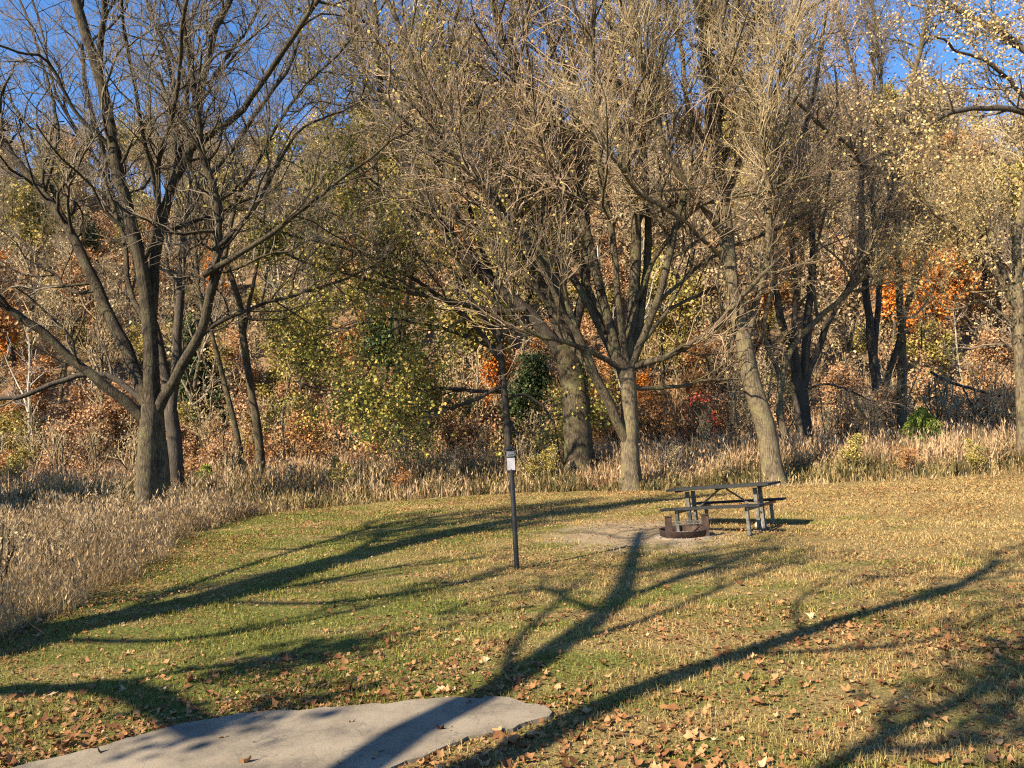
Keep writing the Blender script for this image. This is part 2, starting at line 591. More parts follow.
import bmesh
bm = bmesh.new()
top = [bm.verts.new((x, y, height(x, y) + 0.022)) for x, y in PATH]
fc = bm.faces.new(top)
ex = bmesh.ops.extrude_face_region(bm, geom=[fc])
for v_ in [e for e in ex['geom'] if isinstance(e, bmesh.types.BMVert)]:
    v_.co.z -= 0.10
bmesh.ops.triangulate(bm, faces=[q for q in bm.faces if len(q.verts) > 4])
bmesh.ops.recalc_face_normals(bm, faces=bm.faces)
me = bpy.data.meshes.new('path')
bm.to_mesh(me)
bm.free()
mc, t, out = mat_new('worn_concrete_path')
tc = N(t, 'ShaderNodeTexCoord')
n1 = noise(t, tc.outputs['Object'], 2.2, 6, 0.7)
n2 = noise(t, tc.outputs['Object'], 90, 3, 0.7)
c = ramp(t, n1, [(0.38, (0.06, 0.048, 0.03)), (0.5, (0.16, 0.13, 0.087)), (0.62, (0.23, 0.19, 0.13))])
c = mixc(t, 0.35, c, ramp(t, n2, [(0.35, (0.12, 0.11, 0.10)), (0.6, (0.26, 0.22, 0.16))]))
vo = N(t, 'ShaderNodeTexVoronoi', feature='DISTANCE_TO_EDGE', Scale=1.1)
mpv = N(t, 'ShaderNodeVectorMath', operation='ADD')
t.links.new(tc.outputs['Object'], mpv.inputs[0])
nv = N(t, 'ShaderNodeTexNoise', Scale=3.0)
t.links.new(tc.outputs['Object'], nv.inputs['Vector'])
t.links.new(nv.outputs[1], mpv.inputs[1])
t.links.new(mpv.outputs[0], vo.inputs['Vector'])
crk = ramp(t, vo.outputs[0], [(0.0, (1, 1, 1)), (0.006, (0, 0, 0))])
c = mixc(t, math_n(t, 'MULTIPLY', crk, 0.7), c, (0.08, 0.07, 0.055))
b = N(t, 'ShaderNodeBsdfPrincipled', Roughness=0.9)
t.links.new(c, b.inputs['Base Color'])
bp = N(t, 'ShaderNodeBump', Strength=0.5, Distance=0.006)
t.links.new(n2, bp.inputs['Height'])
t.links.new(bp.outputs[0], b.inputs['Normal'])
t.links.new(b.outputs[0], out.inputs[0])
tag(obj('path', me, mc), kind='structure')

LAWN = np.array([ground(*q) for q in [(0, 642), (90, 602), (150, 562), (200, 532), (262, 514), (400, 501), (520, 493), (640, 491), (800, 487), (1024, 475)]])
LAWN = np.vstack([LAWN, [(32, 18.6), (32, -12), (-5.2, -12), (-4.6, 2.5)]])


# ------------------------------------------------------------------ blades of grass
def blades(g, x, y, h, wd, lean, seg2=True):
    n = len(x)
    z = height(x, y)
    base = np.stack([x, y, z - 0.01], -1)
    th = g.uniform(0, 2 * math.pi, n)
    side = np.stack([np.cos(th), np.sin(th), np.zeros(n)], -1) * (wd * 0.5)[:, None]
    ph = g.uniform(0, 2 * math.pi, n)
    ln = (g.normal(size=n) * lean * h)[:, None] * np.stack([np.cos(ph), np.sin(ph), np.zeros(n)], -1)
    mid = base + np.array([0, 0, 1.0]) * (h * 0.55)[:, None] + ln * 0.35
    tip = base + np.array([0, 0, 1.0]) * (h * np.clip(1 - np.abs(np.linalg.norm(ln, axis=1) / np.maximum(h, 1e-3)) * 0.4, 0.3, 1))[:, None] + ln
    V = np.stack([base - side, base + side, mid + side * 0.8, mid - side * 0.8, tip], 1).reshape(-1, 3)
    o = np.arange(n)[:, None] * 5
    Q = o + np.array([[0, 1, 2, 3]])
    T = o + np.array([[3, 2, 4]])
    return V, Q, T


def heads(g, x, y, h, size):
    """seed heads: crossed narrow kites at the top of stalks"""
    z = height(x, y)
    n = len(x)
    c = np.stack([x, y, z + h], -1)
    a = norm(np.stack([g.normal(size=n) * 0.35, g.normal(size=n) * 0.35, np.ones(n)], -1))
    b = norm(np.cross(a, g.normal(size=(n, 3))))
    s = size[:, None]
    V = np.stack([c - a * s * 0.5, c + b * s * 0.16, c + a * s, c - b * s * 0.16], 1).reshape(-1, 3)
    Q = np.arange(n)[:, None] * 4 + np.array([[0, 1, 2, 3]])
    return V, Q


g = np.random.default_rng(3)
n = 430000
Yb = 2.4 + (22.5 - 2.4) * g.random(n) ** 1.45
xb = (g.random(n) * 2 - 1) * (0.80 * Yb + 0.9)
k = inside(LAWN, xb, Yb) & ~inside(PATH, xb + 0.05 * g.normal(size=n), Yb + 0.04 * g.normal(size=n))
dd = np.sqrt(((xb - DIRT[0]) / 1.6) ** 2 + ((Yb - DIRT[1]) / 2.1) ** 2)
k &= (g.random(n) < np.clip((dd - 0.55 + 0.35 * wob(xb, Yb, 2.3, 1.0)) * 1.8, 0.06, 1)) & (wob(xb, Yb, 1.3) > g.uniform(-2.2, -0.2, n))
xb, Yb = xb[k], Yb[k]
n = len(xb)
hb = g.uniform(0.015, 0.058, n) * (1 + 0.55 * wob(xb, Yb, 1.9, 4.0))
wb = g.uniform(0.0030, 0.006, n) * np.clip(Yb / 5, 0.9, 3.5)
V, Q, T = blades(g, xb, Yb, hb, wb, 0.75)
tt = np.clip(g.normal(0.5, 0.25, n) + 0.15 * wob(xb, Yb, 0.8, 1.0), 0, 1)
tag(obj('lawn_grass', mesh('lawn_grass', V, Q, T, np.concatenate([tt, tt])), M['lawn']),
    'short patchy green and straw lawn grass covering the clearing', 'grass', kind='stuff')


# fallen leaves: lobed and curled
def fallen(g, x, y, size, lobes=True, lift=0.01):
    n = len(x)
    z = height(x, y)
    if lobes:
        rad = np.array([0.35, 0.8, 0.68, 0.95, 0.72, 1.05, 0.7, 0.95, 0.68, 0.8])
    else:
        rad = np.array([0.4, 0.9, 0.8, 1.1, 0.8, 0.9])
    m_ = len(rad)
    th = np.arange(m_) * 2 * math.pi / m_ - math.pi / 2
    lx = rad * np.cos(th)
    ly = rad * np.sin(th)
    L = np.zeros((n, m_ + 1, 3))
    jit = g.uniform(0.62, 1.3, (n, m_))
    L[:, 1:, 0] = lx * jit
    L[:, 1:, 1] = ly * jit
    cu = g.uniform(-0.3, 1.1, n)[:, None]
    cv = g.uniform(-0.5, 0.8, n)[:, None]
    L[:, 1:, 2] = cu * L[:, 1:, 0] ** 2 + cv * L[:, 1:, 1] ** 2 + g.normal(0, 0.05, (n, m_))
    L *= (size * 0.5)[:, None, None]
    ph = g.uniform(0, 2 * math.pi, n)
    tx = g.normal(0, 0.33, n)
    ty = g.normal(0, 0.33, n)
    nz = norm(np.stack([tx, ty, np.ones(n)], -1))
    ax = norm(np.cross(nz, np.stack([np.cos(ph), np.sin(ph), np.zeros(n)], -1)))
    ay = np.cross(nz, ax)
    W = L[:, :, 0:1] * ax[:, None] + L[:, :, 1:2] * ay[:, None] + L[:, :, 2:3] * nz[:, None]
    W += np.stack([x, y, z + lift + size * 0.12], -1)[:, None]
    V = W.reshape(-1, 3)
    o = np.arange(n)[:, None, None] * (m_ + 1)
    s = np.arange(m_)[None, :, None]
    tri = np.concatenate([np.zeros((1, m_, 1), int), s + 1, (s + 1) % m_ + 1], -1)
    T = (o + tri).reshape(-1, 3)
    return V, T, m_


n = 210000
Yb = 2.4 + 20.5 * g.random(n) ** 1.2
xb = (g.random(n) * 2 - 1) * (0.80 * Yb + 0.9)
near_path = np.zeros(n)
for q in PATH[::3]:
    near_path = np.maximum(near_path, np.exp(-(((xb - q[0]) ** 2 + (Yb - q[1]) ** 2) / 0.25)))
edge = np.exp(-((xb + 5.0) / 0.8) ** 2) * (Yb < 14)
dens = 0.14 + 0.46 * np.clip(wob(xb, Yb, 0.9, 2.0) + 0.2, 0, 1.2) + 0.5 * near_path + 0.8 * edge
dens += 0.3 * np.exp(-(((xb + 3.0) / 1.3) ** 2 + ((Yb - 4.6) / 0.8) ** 2)) + 0.15 * (xb > 0.8) * (Yb < 7)
k = (g.random(n) < dens) & (inside(LAWN, xb, Yb) | (xb < -4)) & ~(inside(PATH, xb, Yb) & (g.random(n) < 0.93))
xb, Yb = xb[k], Yb[k]
n = len(xb)
big = g.random(n) < np.clip(0.22 - Yb * 0.026, 0.0, 1)
sz = np.where(big, g.uniform(0.045, 0.08, n), g.uniform(0.014, 0.04, n)) * np.clip(Yb / 11, 1, 1.5)
nb = Yb < 8
V1, T1, m1 = fallen(g, xb[nb], Yb[nb], sz[nb], True, 0.008)
V2, T2, m2 = fallen(g, xb[~nb], Yb[~nb], sz[~nb], False, 0.02)
tl1 = np.repeat(np.clip(g.beta(2.2, 2.0, nb.sum()), 0, 1), m1)
tl2 = np.repeat(np.clip(g.beta(2.4, 1.8, (~nb).sum()) * 0.95, 0, 1), m2)
tag(obj('fallen_leaves', mesh('fallen_leaves', np.concatenate([V1, V2]), None, np.concatenate([T1, T2 + len(V1)]), np.concatenate([tl1, tl2]), smooth=False), M['fallen']),
    'curled brown and tan autumn leaves scattered over the lawn and path', 'fallen leaves', kind='stuff')

# tall dry grass, several sorts
LAWN_E = np.vstack([[(-4.55, 2.5)], LAWN[:10], [(30, 18.6)]])
def tall(name, label, mat, g, n, ymin, ymax, h, wd, lean, keep, pw=1.3, hd=0.0, xlim=None, headmat=None):
    Yb = ymin + (ymax - ymin) * g.random(n) ** pw
    xb = (g.random(n) * 2 - 1) * (0.80 * Yb + 1.5)
    if xlim:
        xb = g.uniform(xlim[0], xlim[1], n)
    k = ~inside(LAWN, xb + 0.25 * wob(xb, Yb, 2.2, 5.0), Yb + 0.35 * wob(xb, Yb, 1.9, 3.0))
    k &= keep(xb, Yb, g)
    xb, Yb = xb[k], Yb[k]
    n = len(xb)
    hb = g.uniform(h[0], h[1], n) * (1 + 0.42 * wob(xb, Yb, 1.3, 6.0))
    ed = np.full(n, 9.0)
    for q in range(10):
        a_, b_ = LAWN_E[q], LAWN_E[q + 1]
        ab = b_ - a_
        tq_ = np.clip(((xb - a_[0]) * ab[0] + (Yb - a_[1]) * ab[1]) / (ab @ ab), 0, 1)
        ed = np.minimum(ed, np.hypot(xb - a_[0] - tq_ * ab[0], Yb - a_[1] - tq_ * ab[1]))
    hb = hb * (0.35 + 0.65 * sstep(0.0, 3.2 if name != 'seeding_weeds' else 0.8, ed + 0.3 * g.random(n)))
    t1 = at(148, 520, 18.5)
    hb = hb * (1 - 0.72 * np.exp(-(((xb - t1[0] - 0.2) / 1.4) ** 2 + ((Yb - t1[1] + 1.6) / 1.8) ** 2)))
    wb = g.uniform(wd[0], wd[1], n) * np.clip(Yb / 14, 0.45, 2.2)
    V, Q, T = blades(g, xb, Yb, hb, wb, lean)
    tt = np.clip(g.normal(0.42, 0.27, n) + 0.3 * wob(xb, Yb, 0.9, 2.0), 0, 1)
    tint = [tt]
    if hd:
        s = g.random(n) < hd
        V2, Q2 = heads(g, xb[s] + g.normal(0, 0.03, s.sum()), Yb[s] + g.normal(0, 0.03, s.sum()), hb[s] * g.uniform(0.75, 1.05, s.sum()), g.uniform(0.03, 0.09, s.sum()) * np.clip(Yb[s] / 16, 0.7, 1.6))
        Q = np.concatenate([Q, Q2 + len(V)])
        V = np.concatenate([V, V2])
        tint.append(np.clip(tt[s] + g.normal(0.1, 0.2, s.sum()), 0, 1))
    tint.append(tt)
    tag(obj(name, mesh(name, V, Q, T, np.concatenate(tint)), mat), label, 'tall grass', kind='stuff')


def clump(lo, s=1.0, p=0.0):
    return lambda x, y, g: wob(x, y, s, p) > g.uniform(lo - 0.6, lo + 0.4, len(x))


tall('tall_dry_grass', 'pale straw coloured tall dry grass along the edge of the lawn', M['straw'], g, 190000, 5.5, 40, (0.22, 0.72), (0.006, 0.016), 0.6, clump(-0.35, 0.9), 1.35, 0.12)
tall('seeding_weeds', 'pale brown seeding weeds massed left of the lawn', M['weed_grey'], g, 90000, 5.5, 19, (0.25, 0.8), (0.004, 0.008), 0.95, lambda x, y, q: (x < -4.2) & (wob(x, y, 1.6, 2.0) > q.uniform(-1.2, 0.1, len(x))), 1.0, 0.9, xlim=(-15, -4.0))
tall('olive_weeds', 'olive green and brown weed stalks behind the lawn edge', M['straw_green'], g, 110000, 17, 32, (0.3, 1.0), (0.010, 0.026), 0.6, lambda x, y, q: (wob(x, y, 0.5, 1.0) > q.uniform(-1.0, 0.3, len(x))) & (y > 19.0), 1.2, 0.35)
tall('rosy_field_grass', 'rosy tan field grass standing under the trees beyond the lawn', M['straw_rose'], g, 230000, 20.5, 50, (0.35, 1.2), (0.010, 0.028), 0.5, lambda x, y, q: (wob(x, y, 0.6, 4.0) > q.uniform(-0.9, 0.1, len(x))) & ((x > 1.0 + wob(y, x, 0.5)) | (y > 26) | (q.random(len(x)) < 0.25)), 1.2, 0.5)

# ------------------------------------------------------------------ trees with traced limbs
def branchwork(g, P, Rd, dens=1.0, L1=(1.8, 3.6), L2=(0.8, 1.7), L3=(0.35, 0.85), t0=0.25, up=0.35, thick=1.0, cap=(260, 1500, 7000), trop=0.10, ang=(25, 65), wander=0.2, rmin=0.004):
    cap = tuple(int(q * 2.1) for q in cap)
    dens *= 1.12
    B1, R1 = grow(g, P, Rd, 2.3 * dens, L1, ang, 8, t0=t0, up=up, wander=wander, trop=trop, ratio=0.5, rmin=rmin * 2.2, cap=cap[0])
    B2, R2 = grow(g, B1, R1, 4.2 * dens, L2, (25, 60), 6, t0=0.12, up=up * 0.6, wander=wander, trop=trop, ratio=0.6, rmin=rmin * 1.4, cap=cap[1])
    B3, R3 = grow(g, B2, R2, 6.0 * dens, L3, (20, 55), 5, t0=0.1, up=up * 0.4, wander=wander, trop=trop, ratio=0.6, rmin=rmin, cap=cap[2])
    return [(B1, R1 * thick, 4), (B2, R2 * thick, 3), (B3, R3 * thick, 3)]


def traced_tree(seed, label, base, Yd, trunk, limbs, bark_m, twig_m, dens=1.0, leaf=None, bw={}, group=None, name='tree', limb_m=None, lw=1.0):
    """trunk and limbs: (points in the picture, (dY start, dY end), (radius start, end) m, metres grown beyond the last point)"""
    g = np.random.default_rng(seed)
    b = at(base[0], base[1], Yd)
    bz = float(height(b[0], b[1]))
    root = empty(name, (b[0], b[1], bz))
    tag(root, label, 'tree', group)
    org = np.array([b[0], b[1], bz])

    def curve(spec, flare=False):
        pts, dY, rd, ext = spec
        m_ = len(pts)
        W = [at(u, v, Yd + dY[0] + (dY[1] - dY[0]) * q / (m_ - 1)) - org for q, (u, v) in enumerate(pts)]
        if flare:
            W[0][2] = -0.15
        W = np.array(W)
        if ext > 0:
            d = norm(W[-1] - W[-2])
            last = W[-1]
            more = []
            for s in range(3):
                d = norm(d + g.normal(size=3) * 0.15 + np.array([0, 0, 0.12]))
                last = last + d * ext / 3
                more.append(last)
            W = np.vstack([W, more])
        kk = 22
        C = resample(W, kk)
        tt_ = np.linspace(0, 1, kk)
        jit = g.normal(size=(kk, 3)) * (rd[0] * (0.02 if flare else 0.10))
        walk = np.cumsum(g.normal(size=(kk, 3)), 0)
        walk -= np.linspace(0, 1, kk)[:, None] * walk[-1]
        jit += walk * (0.0 if flare else 0.022)
        jit[0] = 0
        C = C + jit
        rr_ = rd[0] + (rd[1] - rd[0]) * tt_ ** 0.9
        if flare:
            rr_ = rr_ * (1 + 0.55 * np.exp(-tt_ * kk * 0.55))
        return C, rr_

    allP, allR = [], []
    for q, sp_ in enumerate(trunk):
        C, r_ = curve(sp_, True)
        V, Q = tubes(C[None], r_[None], 12)
        # uneven bark
        V = V + norm(V - np.repeat(C, 12, 0)) * (wob(np.arctan2(V[:, 1] - np.repeat(C[:, 1], 12), V[:, 0] - np.repeat(C[:, 0], 12)) * 2.0, V[:, 2] * 0.5, 1.0, q) * 0.09 * np.repeat(r_, 12))[:, None]
        obj('trunk', mesh('trunk', V, Q), bark_m, root)
    for sp_ in limbs:
        C, r_ = curve(sp_)
        r_ = r_ * (1 - (1 - lw) * np.linspace(0.3, 1, len(r_)))
        V, Q = tubes(C[None], r_[None], 9)
        obj('limb', mesh('limb', V, Q), limb_m or bark_m, root)
        allP.append(C)
        allR.append(r_)
    P = np.array(allP)
    Rd = np.array(allR)
    lv = branchwork(g, P, Rd, dens, **bw)
    V, Q = tubes(*lv[0])
    obj('branches', mesh('branches', V, Q), (twig_m if bark_m is M['bark_dark'] else limb_m or bark_m), root)
    V, Q = join([tubes(*l) for l in lv[1:]])
    obj('twigs', mesh('twigs', V, Q), twig_m, root)
    if leaf:
        mat, n, size, spr = leaf[:4]
        pts = along(g, lv[2][0], n) if len(leaf) < 5 else along(g, lv[1][0], n)
        if len(leaf) > 4 and leaf[4]:
            pts = pts[[leaf[4](*(p + org)) for p in pts]]
        V, T, ti = leaves_from(g, pts, size, 1.0, spr)
        obj('foliage', mesh('foliage', V, None, T, ti, smooth=False), mat, root)
    return root


traced_tree(21, 'big grey forked tree at left whose bare limbs fan out from a low crotch', (148, 520), 18.5,
    [([(148, 520), (148, 470), (150, 425), (152, 405)], (0, 0), (0.29, 0.25), 0),
     ([(163, 518), (163, 470), (158, 430), (156, 405)], (0.15, 0.1), (0.16, 0.17), 0)],
    [([(150, 425), (118, 395), (80, 368), (45, 340), (15, 316), (-15, 296)], (0, -1.5), (0.15, 0.07), 3.0),
     ([(150, 418), (135, 372), (115, 325), (98, 290), (74, 238), (44, 192), (16, 160), (0, 133), (-18, 90)], (0, 1.0), (0.19, 0.08), 3.0),
     ([(153, 412), (151, 350), (146, 300), (138, 255), (124, 205), (112, 150), (103, 95), (88, 40), (76, -10)], (0, -0.6), (0.20, 0.12), 5.0),
     ([(106, 110), (98, 60), (99, 20), (100, -10)], (-0.4, -1.6), (0.09, 0.05), 4.0),
     ([(155, 410), (153, 320), (156, 262), (170, 195), (191, 147), (200, 100), (208, 55), (222, 15), (234, -10)], (0, 1.2), (0.17, 0.08), 4.0),
     ([(190, 150), (232, 115), (262, 76), (290, 38), (320, -4)], (0.6, -1.0), (0.095, 0.05), 4.0),
     ([(157, 412), (180, 372), (200, 330), (212, 285), (216, 240), (210, 185), (200, 155)], (0, -1.0), (0.15, 0.07), 3.0),
     ([(204, 275), (238, 258), (275, 230), (312, 200), (350, 168), (395, 138)], (-0.7, -2.2), (0.085, 0.03), 0.6),
     ([(214, 250), (240, 225), (262, 190), (283, 150), (300, 128), (352, 106)], (-0.8, 0.8), (0.07, 0.025), 0.6),
     ([(172, 195), (178, 130), (168, 60), (150, 12), (140, -20)], (0.6, 1.6), (0.08, 0.04), 4.0),
     ([(176, 180), (186, 110), (190, 55), (186, 10)], (0.6, 2.4), (0.08, 0.05), 4.0),
     ([(140, 270), (158, 215), (160, 165), (168, 128)], (0.0, -2.0), (0.07, 0.04), 4.0),
     ([(160, 405), (185, 350), (214, 328), (250, 310), (300, 296), (345, 282)], (0.2, 1.8), (0.09, 0.03), 1.5),
     ([(44, 192), (60, 140), (50, 80), (30, 20)], (0.7, 1.5), (0.06, 0.03), 3.0),
     ([(62, 215), (30, 130), (0, 90)], (0.6, 2.5), (0.06, 0.03), 3.0),
     ([(152, 330), (130, 290), (122, 230), (95, 160), (60, 100), (45, 40)], (0, 2.5), (0.08, 0.03), 3.0),
     ([(196, 338), (222, 262), (236, 200), (262, 150), (300, 90), (345, 50)], (-0.3, 2.4), (0.08, 0.03), 2.0),
     ([(165, 225), (150, 150), (140, 90), (130, 30)], (0.5, -2.2), (0.07, 0.03), 3.0),
     ([(98, 290), (70, 290), (40, 262), (10, 235), (-20, 225)], (0.5, 2.0), (0.06, 0.025), 1.0),
     ([(112, 150), (80, 110), (50, 60), (20, 50)], (-0.3, -1.8), (0.06, 0.025), 1.5),
     ([(200, 100), (225, 60), (250, 30), (265, -10)], (0.6, 2.6), (0.06, 0.03), 2.5)],
    M['bark_grey'], M['twig_grey'], 0.95, limb_m=M['bark_mid'], lw=0.78, bw=dict(cap=(440, 2200, 8000), wander=0.28, L1=(1.6, 3.8), up=0.2, ang=(30, 75)))

traced_tree(22, 'dark slim straight tree standing close behind the big forked tree at left', (176, 498), 21.5,
    [([(177, 498), (175, 450), (171, 412)], (0, 0), (0.24, 0.19), 0)],
    [([(171, 420), (160, 350), (140, 290), (130, 245), (110, 200), (100, 150)], (0, 1), (0.16, 0.06), 4),
     ([(171, 418), (176, 340), (182, 270), (190, 210), (240, 140)], (0, 1.5), (0.15, 0.05), 4),
     ([(170, 425), (110, 378), (60, 385), (20, 402), (-20, 404)], (0, -0.5), (0.10, 0.05), 2)],
    M['bark_dark'], M['twig_dark'], 0.7, bw=dict(cap=(120, 700, 3000), wander=0.24))

traced_tree(23, 'slim twin trunks leaning left, between the big forked tree and the lantern post', (255, 490), 24.0,
    [([(262, 492), (259, 440), (250, 385), (243, 335)], (0, 0), (0.15, 0.11), 0),
     ([(248, 490), (238, 440), (226, 390), (215, 345)], (0.3, 0.4), (0.12, 0.07), 0)],
    [([(243, 338), (238, 300), (226, 265), (205, 215), (185, 150)], (0, 0), (0.11, 0.04), 3),
     ([(243, 338), (252, 290), (262, 230), (268, 160)], (0, 1), (0.07, 0.03), 3),
     ([(215, 348), (200, 300), (196, 240), (180, 180)], (0.4, 1), (0.07, 0.03), 3)],
    M['bark_grey'], M['twig_grey'], 0.9, bw=dict(cap=(90, 600, 3200)))

# the tree with yellow green leaves behind the lantern post
traced_tree(24, 'slim dark tree behind the lantern post, with drooping limbs and yellow-green leaves', (509, 484), 23.0,
    [([(509, 486), (508, 440), (504, 390), (500, 340)], (0, 0), (0.13, 0.10), 0)],
    [([(500, 345), (496, 290), (480, 230), (465, 170), (455, 110)], (0, 1), (0.10, 0.04), 3),
     ([(500, 360), (470, 320), (430, 290), (390, 265), (350, 250), (310, 240)], (0, -1.5), (0.09, 0.03), 1.5),
     ([(502, 385), (478, 398), (440, 410), (400, 412), (372, 408)], (0, -0.8), (0.07, 0.02), 1.0),
     ([(503, 392), (470, 390), (420, 388), (360, 392), (320, 388)], (0.1, 1.2), (0.07, 0.02), 1.0),
     ([(500, 350), (450, 330), (400, 320), (355, 325), (320, 340)], (0, 1.2), (0.08, 0.02), 1.0),
     ([(500, 340), (450, 270), (410, 215), (370, 180), (330, 160)], (0, 1.5), (0.08, 0.03), 1.0),
     ([(500, 340), (530, 300), (545, 250), (550, 190)], (0, 1.5), (0.07, 0.03), 2.0),
     ([(506, 410), (518, 440), (528, 470), (545, 478)], (0, 0.5), (0.05, 0.03), 0.5),
     ([(505, 400), (530, 395), (552, 420), (560, 460)], (0, 0.9), (0.05, 0.02), 0.5)],
    M['bark_dark'], M['twig_dark'], 1.2, leaf=(M['leaf_gold'], 30000, 0.11, 0.16),
    bw=dict(cap=(240, 1400, 6000), up=0.05, trop=0.0, t0=0.15, L1=(1.2, 2.6)))

traced_tree(25, 'thick old trunk with a broken lean, between the post and the many-stemmed central tree', (580, 486), 23.0,
    [([(580, 488), (578, 440), (574, 390), (566, 345)], (0, 0), (0.46, 0.42), 0)],
    [([(572, 385), (556, 345), (520, 305), (490, 282), (462, 250), (440, 215), (410, 165), (385, 120)], (0, -1), (0.24, 0.08), 4),
     ([(568, 360), (555, 310), (530, 262), (500, 210), (470, 160), (440, 105)], (0, 1), (0.22, 0.07), 4),
     ([(567, 355), (560, 290), (548, 230), (532, 170), (520, 100), (510, 40)], (0, 0.5), (0.20, 0.07), 5),
     ([(568, 355), (585, 290), (588, 230), (580, 170), (575, 110), (570, 40)], (0, 1.8), (0.17, 0.07), 5),
     ([(525, 310), (490, 310), (450, 300), (400, 290), (350, 275)], (-0.4, -2), (0.10, 0.03), 2),
     ([(480, 265), (440, 180), (432, 120), (445, 60)], (-0.5, -2.2), (0.09, 0.03), 4),
     ([(500, 210), (455, 185), (410, 120), (370, 95), (330, 60)], (0.7, 2.0), (0.09, 0.03), 3)],
    M['bark_grey'], M['twig_grey'], 0.85, leaf=(M['leaf_olive'], 15000, 0.09, 0.12), limb_m=M['bark_dark'], bw=dict(cap=(300, 1400, 4600), up=0.12, trop=0.04, ang=(25, 65), wander=0.26, L1=(2.0, 4.4), L2=(0.9, 2.0)))

traced_tree(26, 'many-stemmed central tree left of the picnic table, stems sweeping up and left', (630, 490), 19.8,
    [([(632, 494), (630, 450), (629, 410), (628, 372)], (0, 0), (0.27, 0.20), 0)],
    [([(629, 446), (620, 425), (608, 398), (592, 365), (578, 335), (562, 290), (540, 250), (505, 215), (470, 175), (430, 115)], (0, -1.5), (0.14, 0.05), 4),
     ([(626, 385), (613, 340), (600, 290), (590, 240), (572, 190), (548, 140), (520, 80), (500, 20)], (0, -0.5), (0.15, 0.06), 5),
     ([(627, 380), (610, 350), (585, 300), (560, 262), (530, 225), (500, 180), (470, 130), (450, 70)], (0, 1.0), (0.12, 0.05), 5),
     ([(628, 376), (631, 330), (636, 280), (634, 220), (622, 160), (612, 100), (610, 40), (605, 0)], (0, 0.3), (0.17, 0.08), 5),
     ([(629, 375), (640, 320), (648, 260), (650, 200), (645, 140), (650, 80), (660, 10)], (0, 1.3), (0.12, 0.05), 5),
     ([(630, 372), (648, 320), (664, 270), (676, 215), (695, 160), (715, 100)], (0, -1), (0.11, 0.05), 4),
     ([(634, 366), (660, 358), (685, 345), (708, 328), (730, 308)], (0, -1.0), (0.10, 0.05), 1.5),
     ([(634, 386), (670, 386), (705, 380), (742, 378)], (0, 0.8), (0.07, 0.02), 0.6),
     ([(630, 365), (655, 310), (690, 275), (725, 250), (760, 235)], (0, 1), (0.08, 0.03), 2),
     ([(626, 370), (595, 310), (575, 262), (565, 200), (560, 130), (555, 60)], (0, 2.2), (0.11, 0.04), 5),
     ([(626, 372), (600, 358), (570, 345), (535, 335), (500, 310), (470, 280)], (0, -2.2), (0.08, 0.03), 2),
     ([(628, 372), (618, 300), (612, 240), (600, 180), (590, 110), (588, 40)], (0, -2.2), (0.10, 0.04), 4),
     ([(608, 398), (575, 350), (545, 300), (515, 262), (480, 235), (440, 215)], (-0.3, 1.2), (0.09, 0.03), 1.5),
     ([(592, 365), (560, 310), (530, 258), (495, 215), (462, 165), (430, 140)], (-0.5, -2.6), (0.09, 0.03), 2),
     ([(600, 290), (570, 230), (540, 185), (500, 140), (475, 95)], (-0.3, 1.5), (0.08, 0.03), 2),
     ([(634, 350), (665, 312), (690, 300), (720, 285), (750, 282)], (0, 1.6), (0.07, 0.025), 1),
     ([(636, 300), (662, 250), (690, 215), (720, 200), (755, 190)], (0, -1.6), (0.07, 0.025), 1.5)],
    M['bark_tan'], M['twig_brown'], 1.05, leaf=(M['leaf_olive'], 9000, 0.07, 0.1), limb_m=M['bark_grey'],
    bw=dict(cap=(420, 1900, 5600), up=0.22, trop=0.08, ang=(15, 55), wander=0.24, L1=(2.2, 4.6), L2=(0.9, 2.0)))

traced_tree(27, 'pale tan trunk leaning left just behind the picnic table', (772, 484), 19.3,
    [([(776, 488), (766, 430), (752, 385), (742, 335)], (0, 0), (0.28, 0.21), 0)],
    [([(743, 340), (733, 290), (726, 240), (720, 190), (712, 130), (706, 70), (700, 0)], (0, 0.5), (0.22, 0.10), 5),
     ([(727, 240), (700, 200), (672, 160), (655, 110), (640, 50)], (0.2, -1.5), (0.10, 0.04), 4),
     ([(722, 210), (740, 160), (752, 100), (762, 30)], (0.2, 1.5), (0.10, 0.04), 4),
     ([(745, 345), (757, 300), (768, 250), (770, 200), (765, 140), (780, 70)], (0, -1.4), (0.10, 0.04), 4),
     ([(718, 175), (735, 120), (730, 60), (738, 0)], (0.3, -0.8), (0.08, 0.04), 4),
     ([(716, 160), (690, 110), (685, 50), (672, 0)], (0.3, 1.6), (0.08, 0.04), 4),
     ([(730, 265), (700, 235), (680, 215), (640, 190)], (0.3, -1.6), (0.06, 0.03), 2),
     ([(710, 100), (725, 70), (720, 30), (728, -20)], (0.3, -1.6), (0.06, 0.03), 4)],
    M['bark_tan'], M['twig_tan'], 1.35, leaf=(M['leaf_cream'], 3000, 0.06, 0.08),
    bw=dict(cap=(430, 2200, 8000), up=0.4, trop=0.12, ang=(15, 50), wander=0.24, L1=(2.0, 4.4), L2=(0.9, 2.0)))

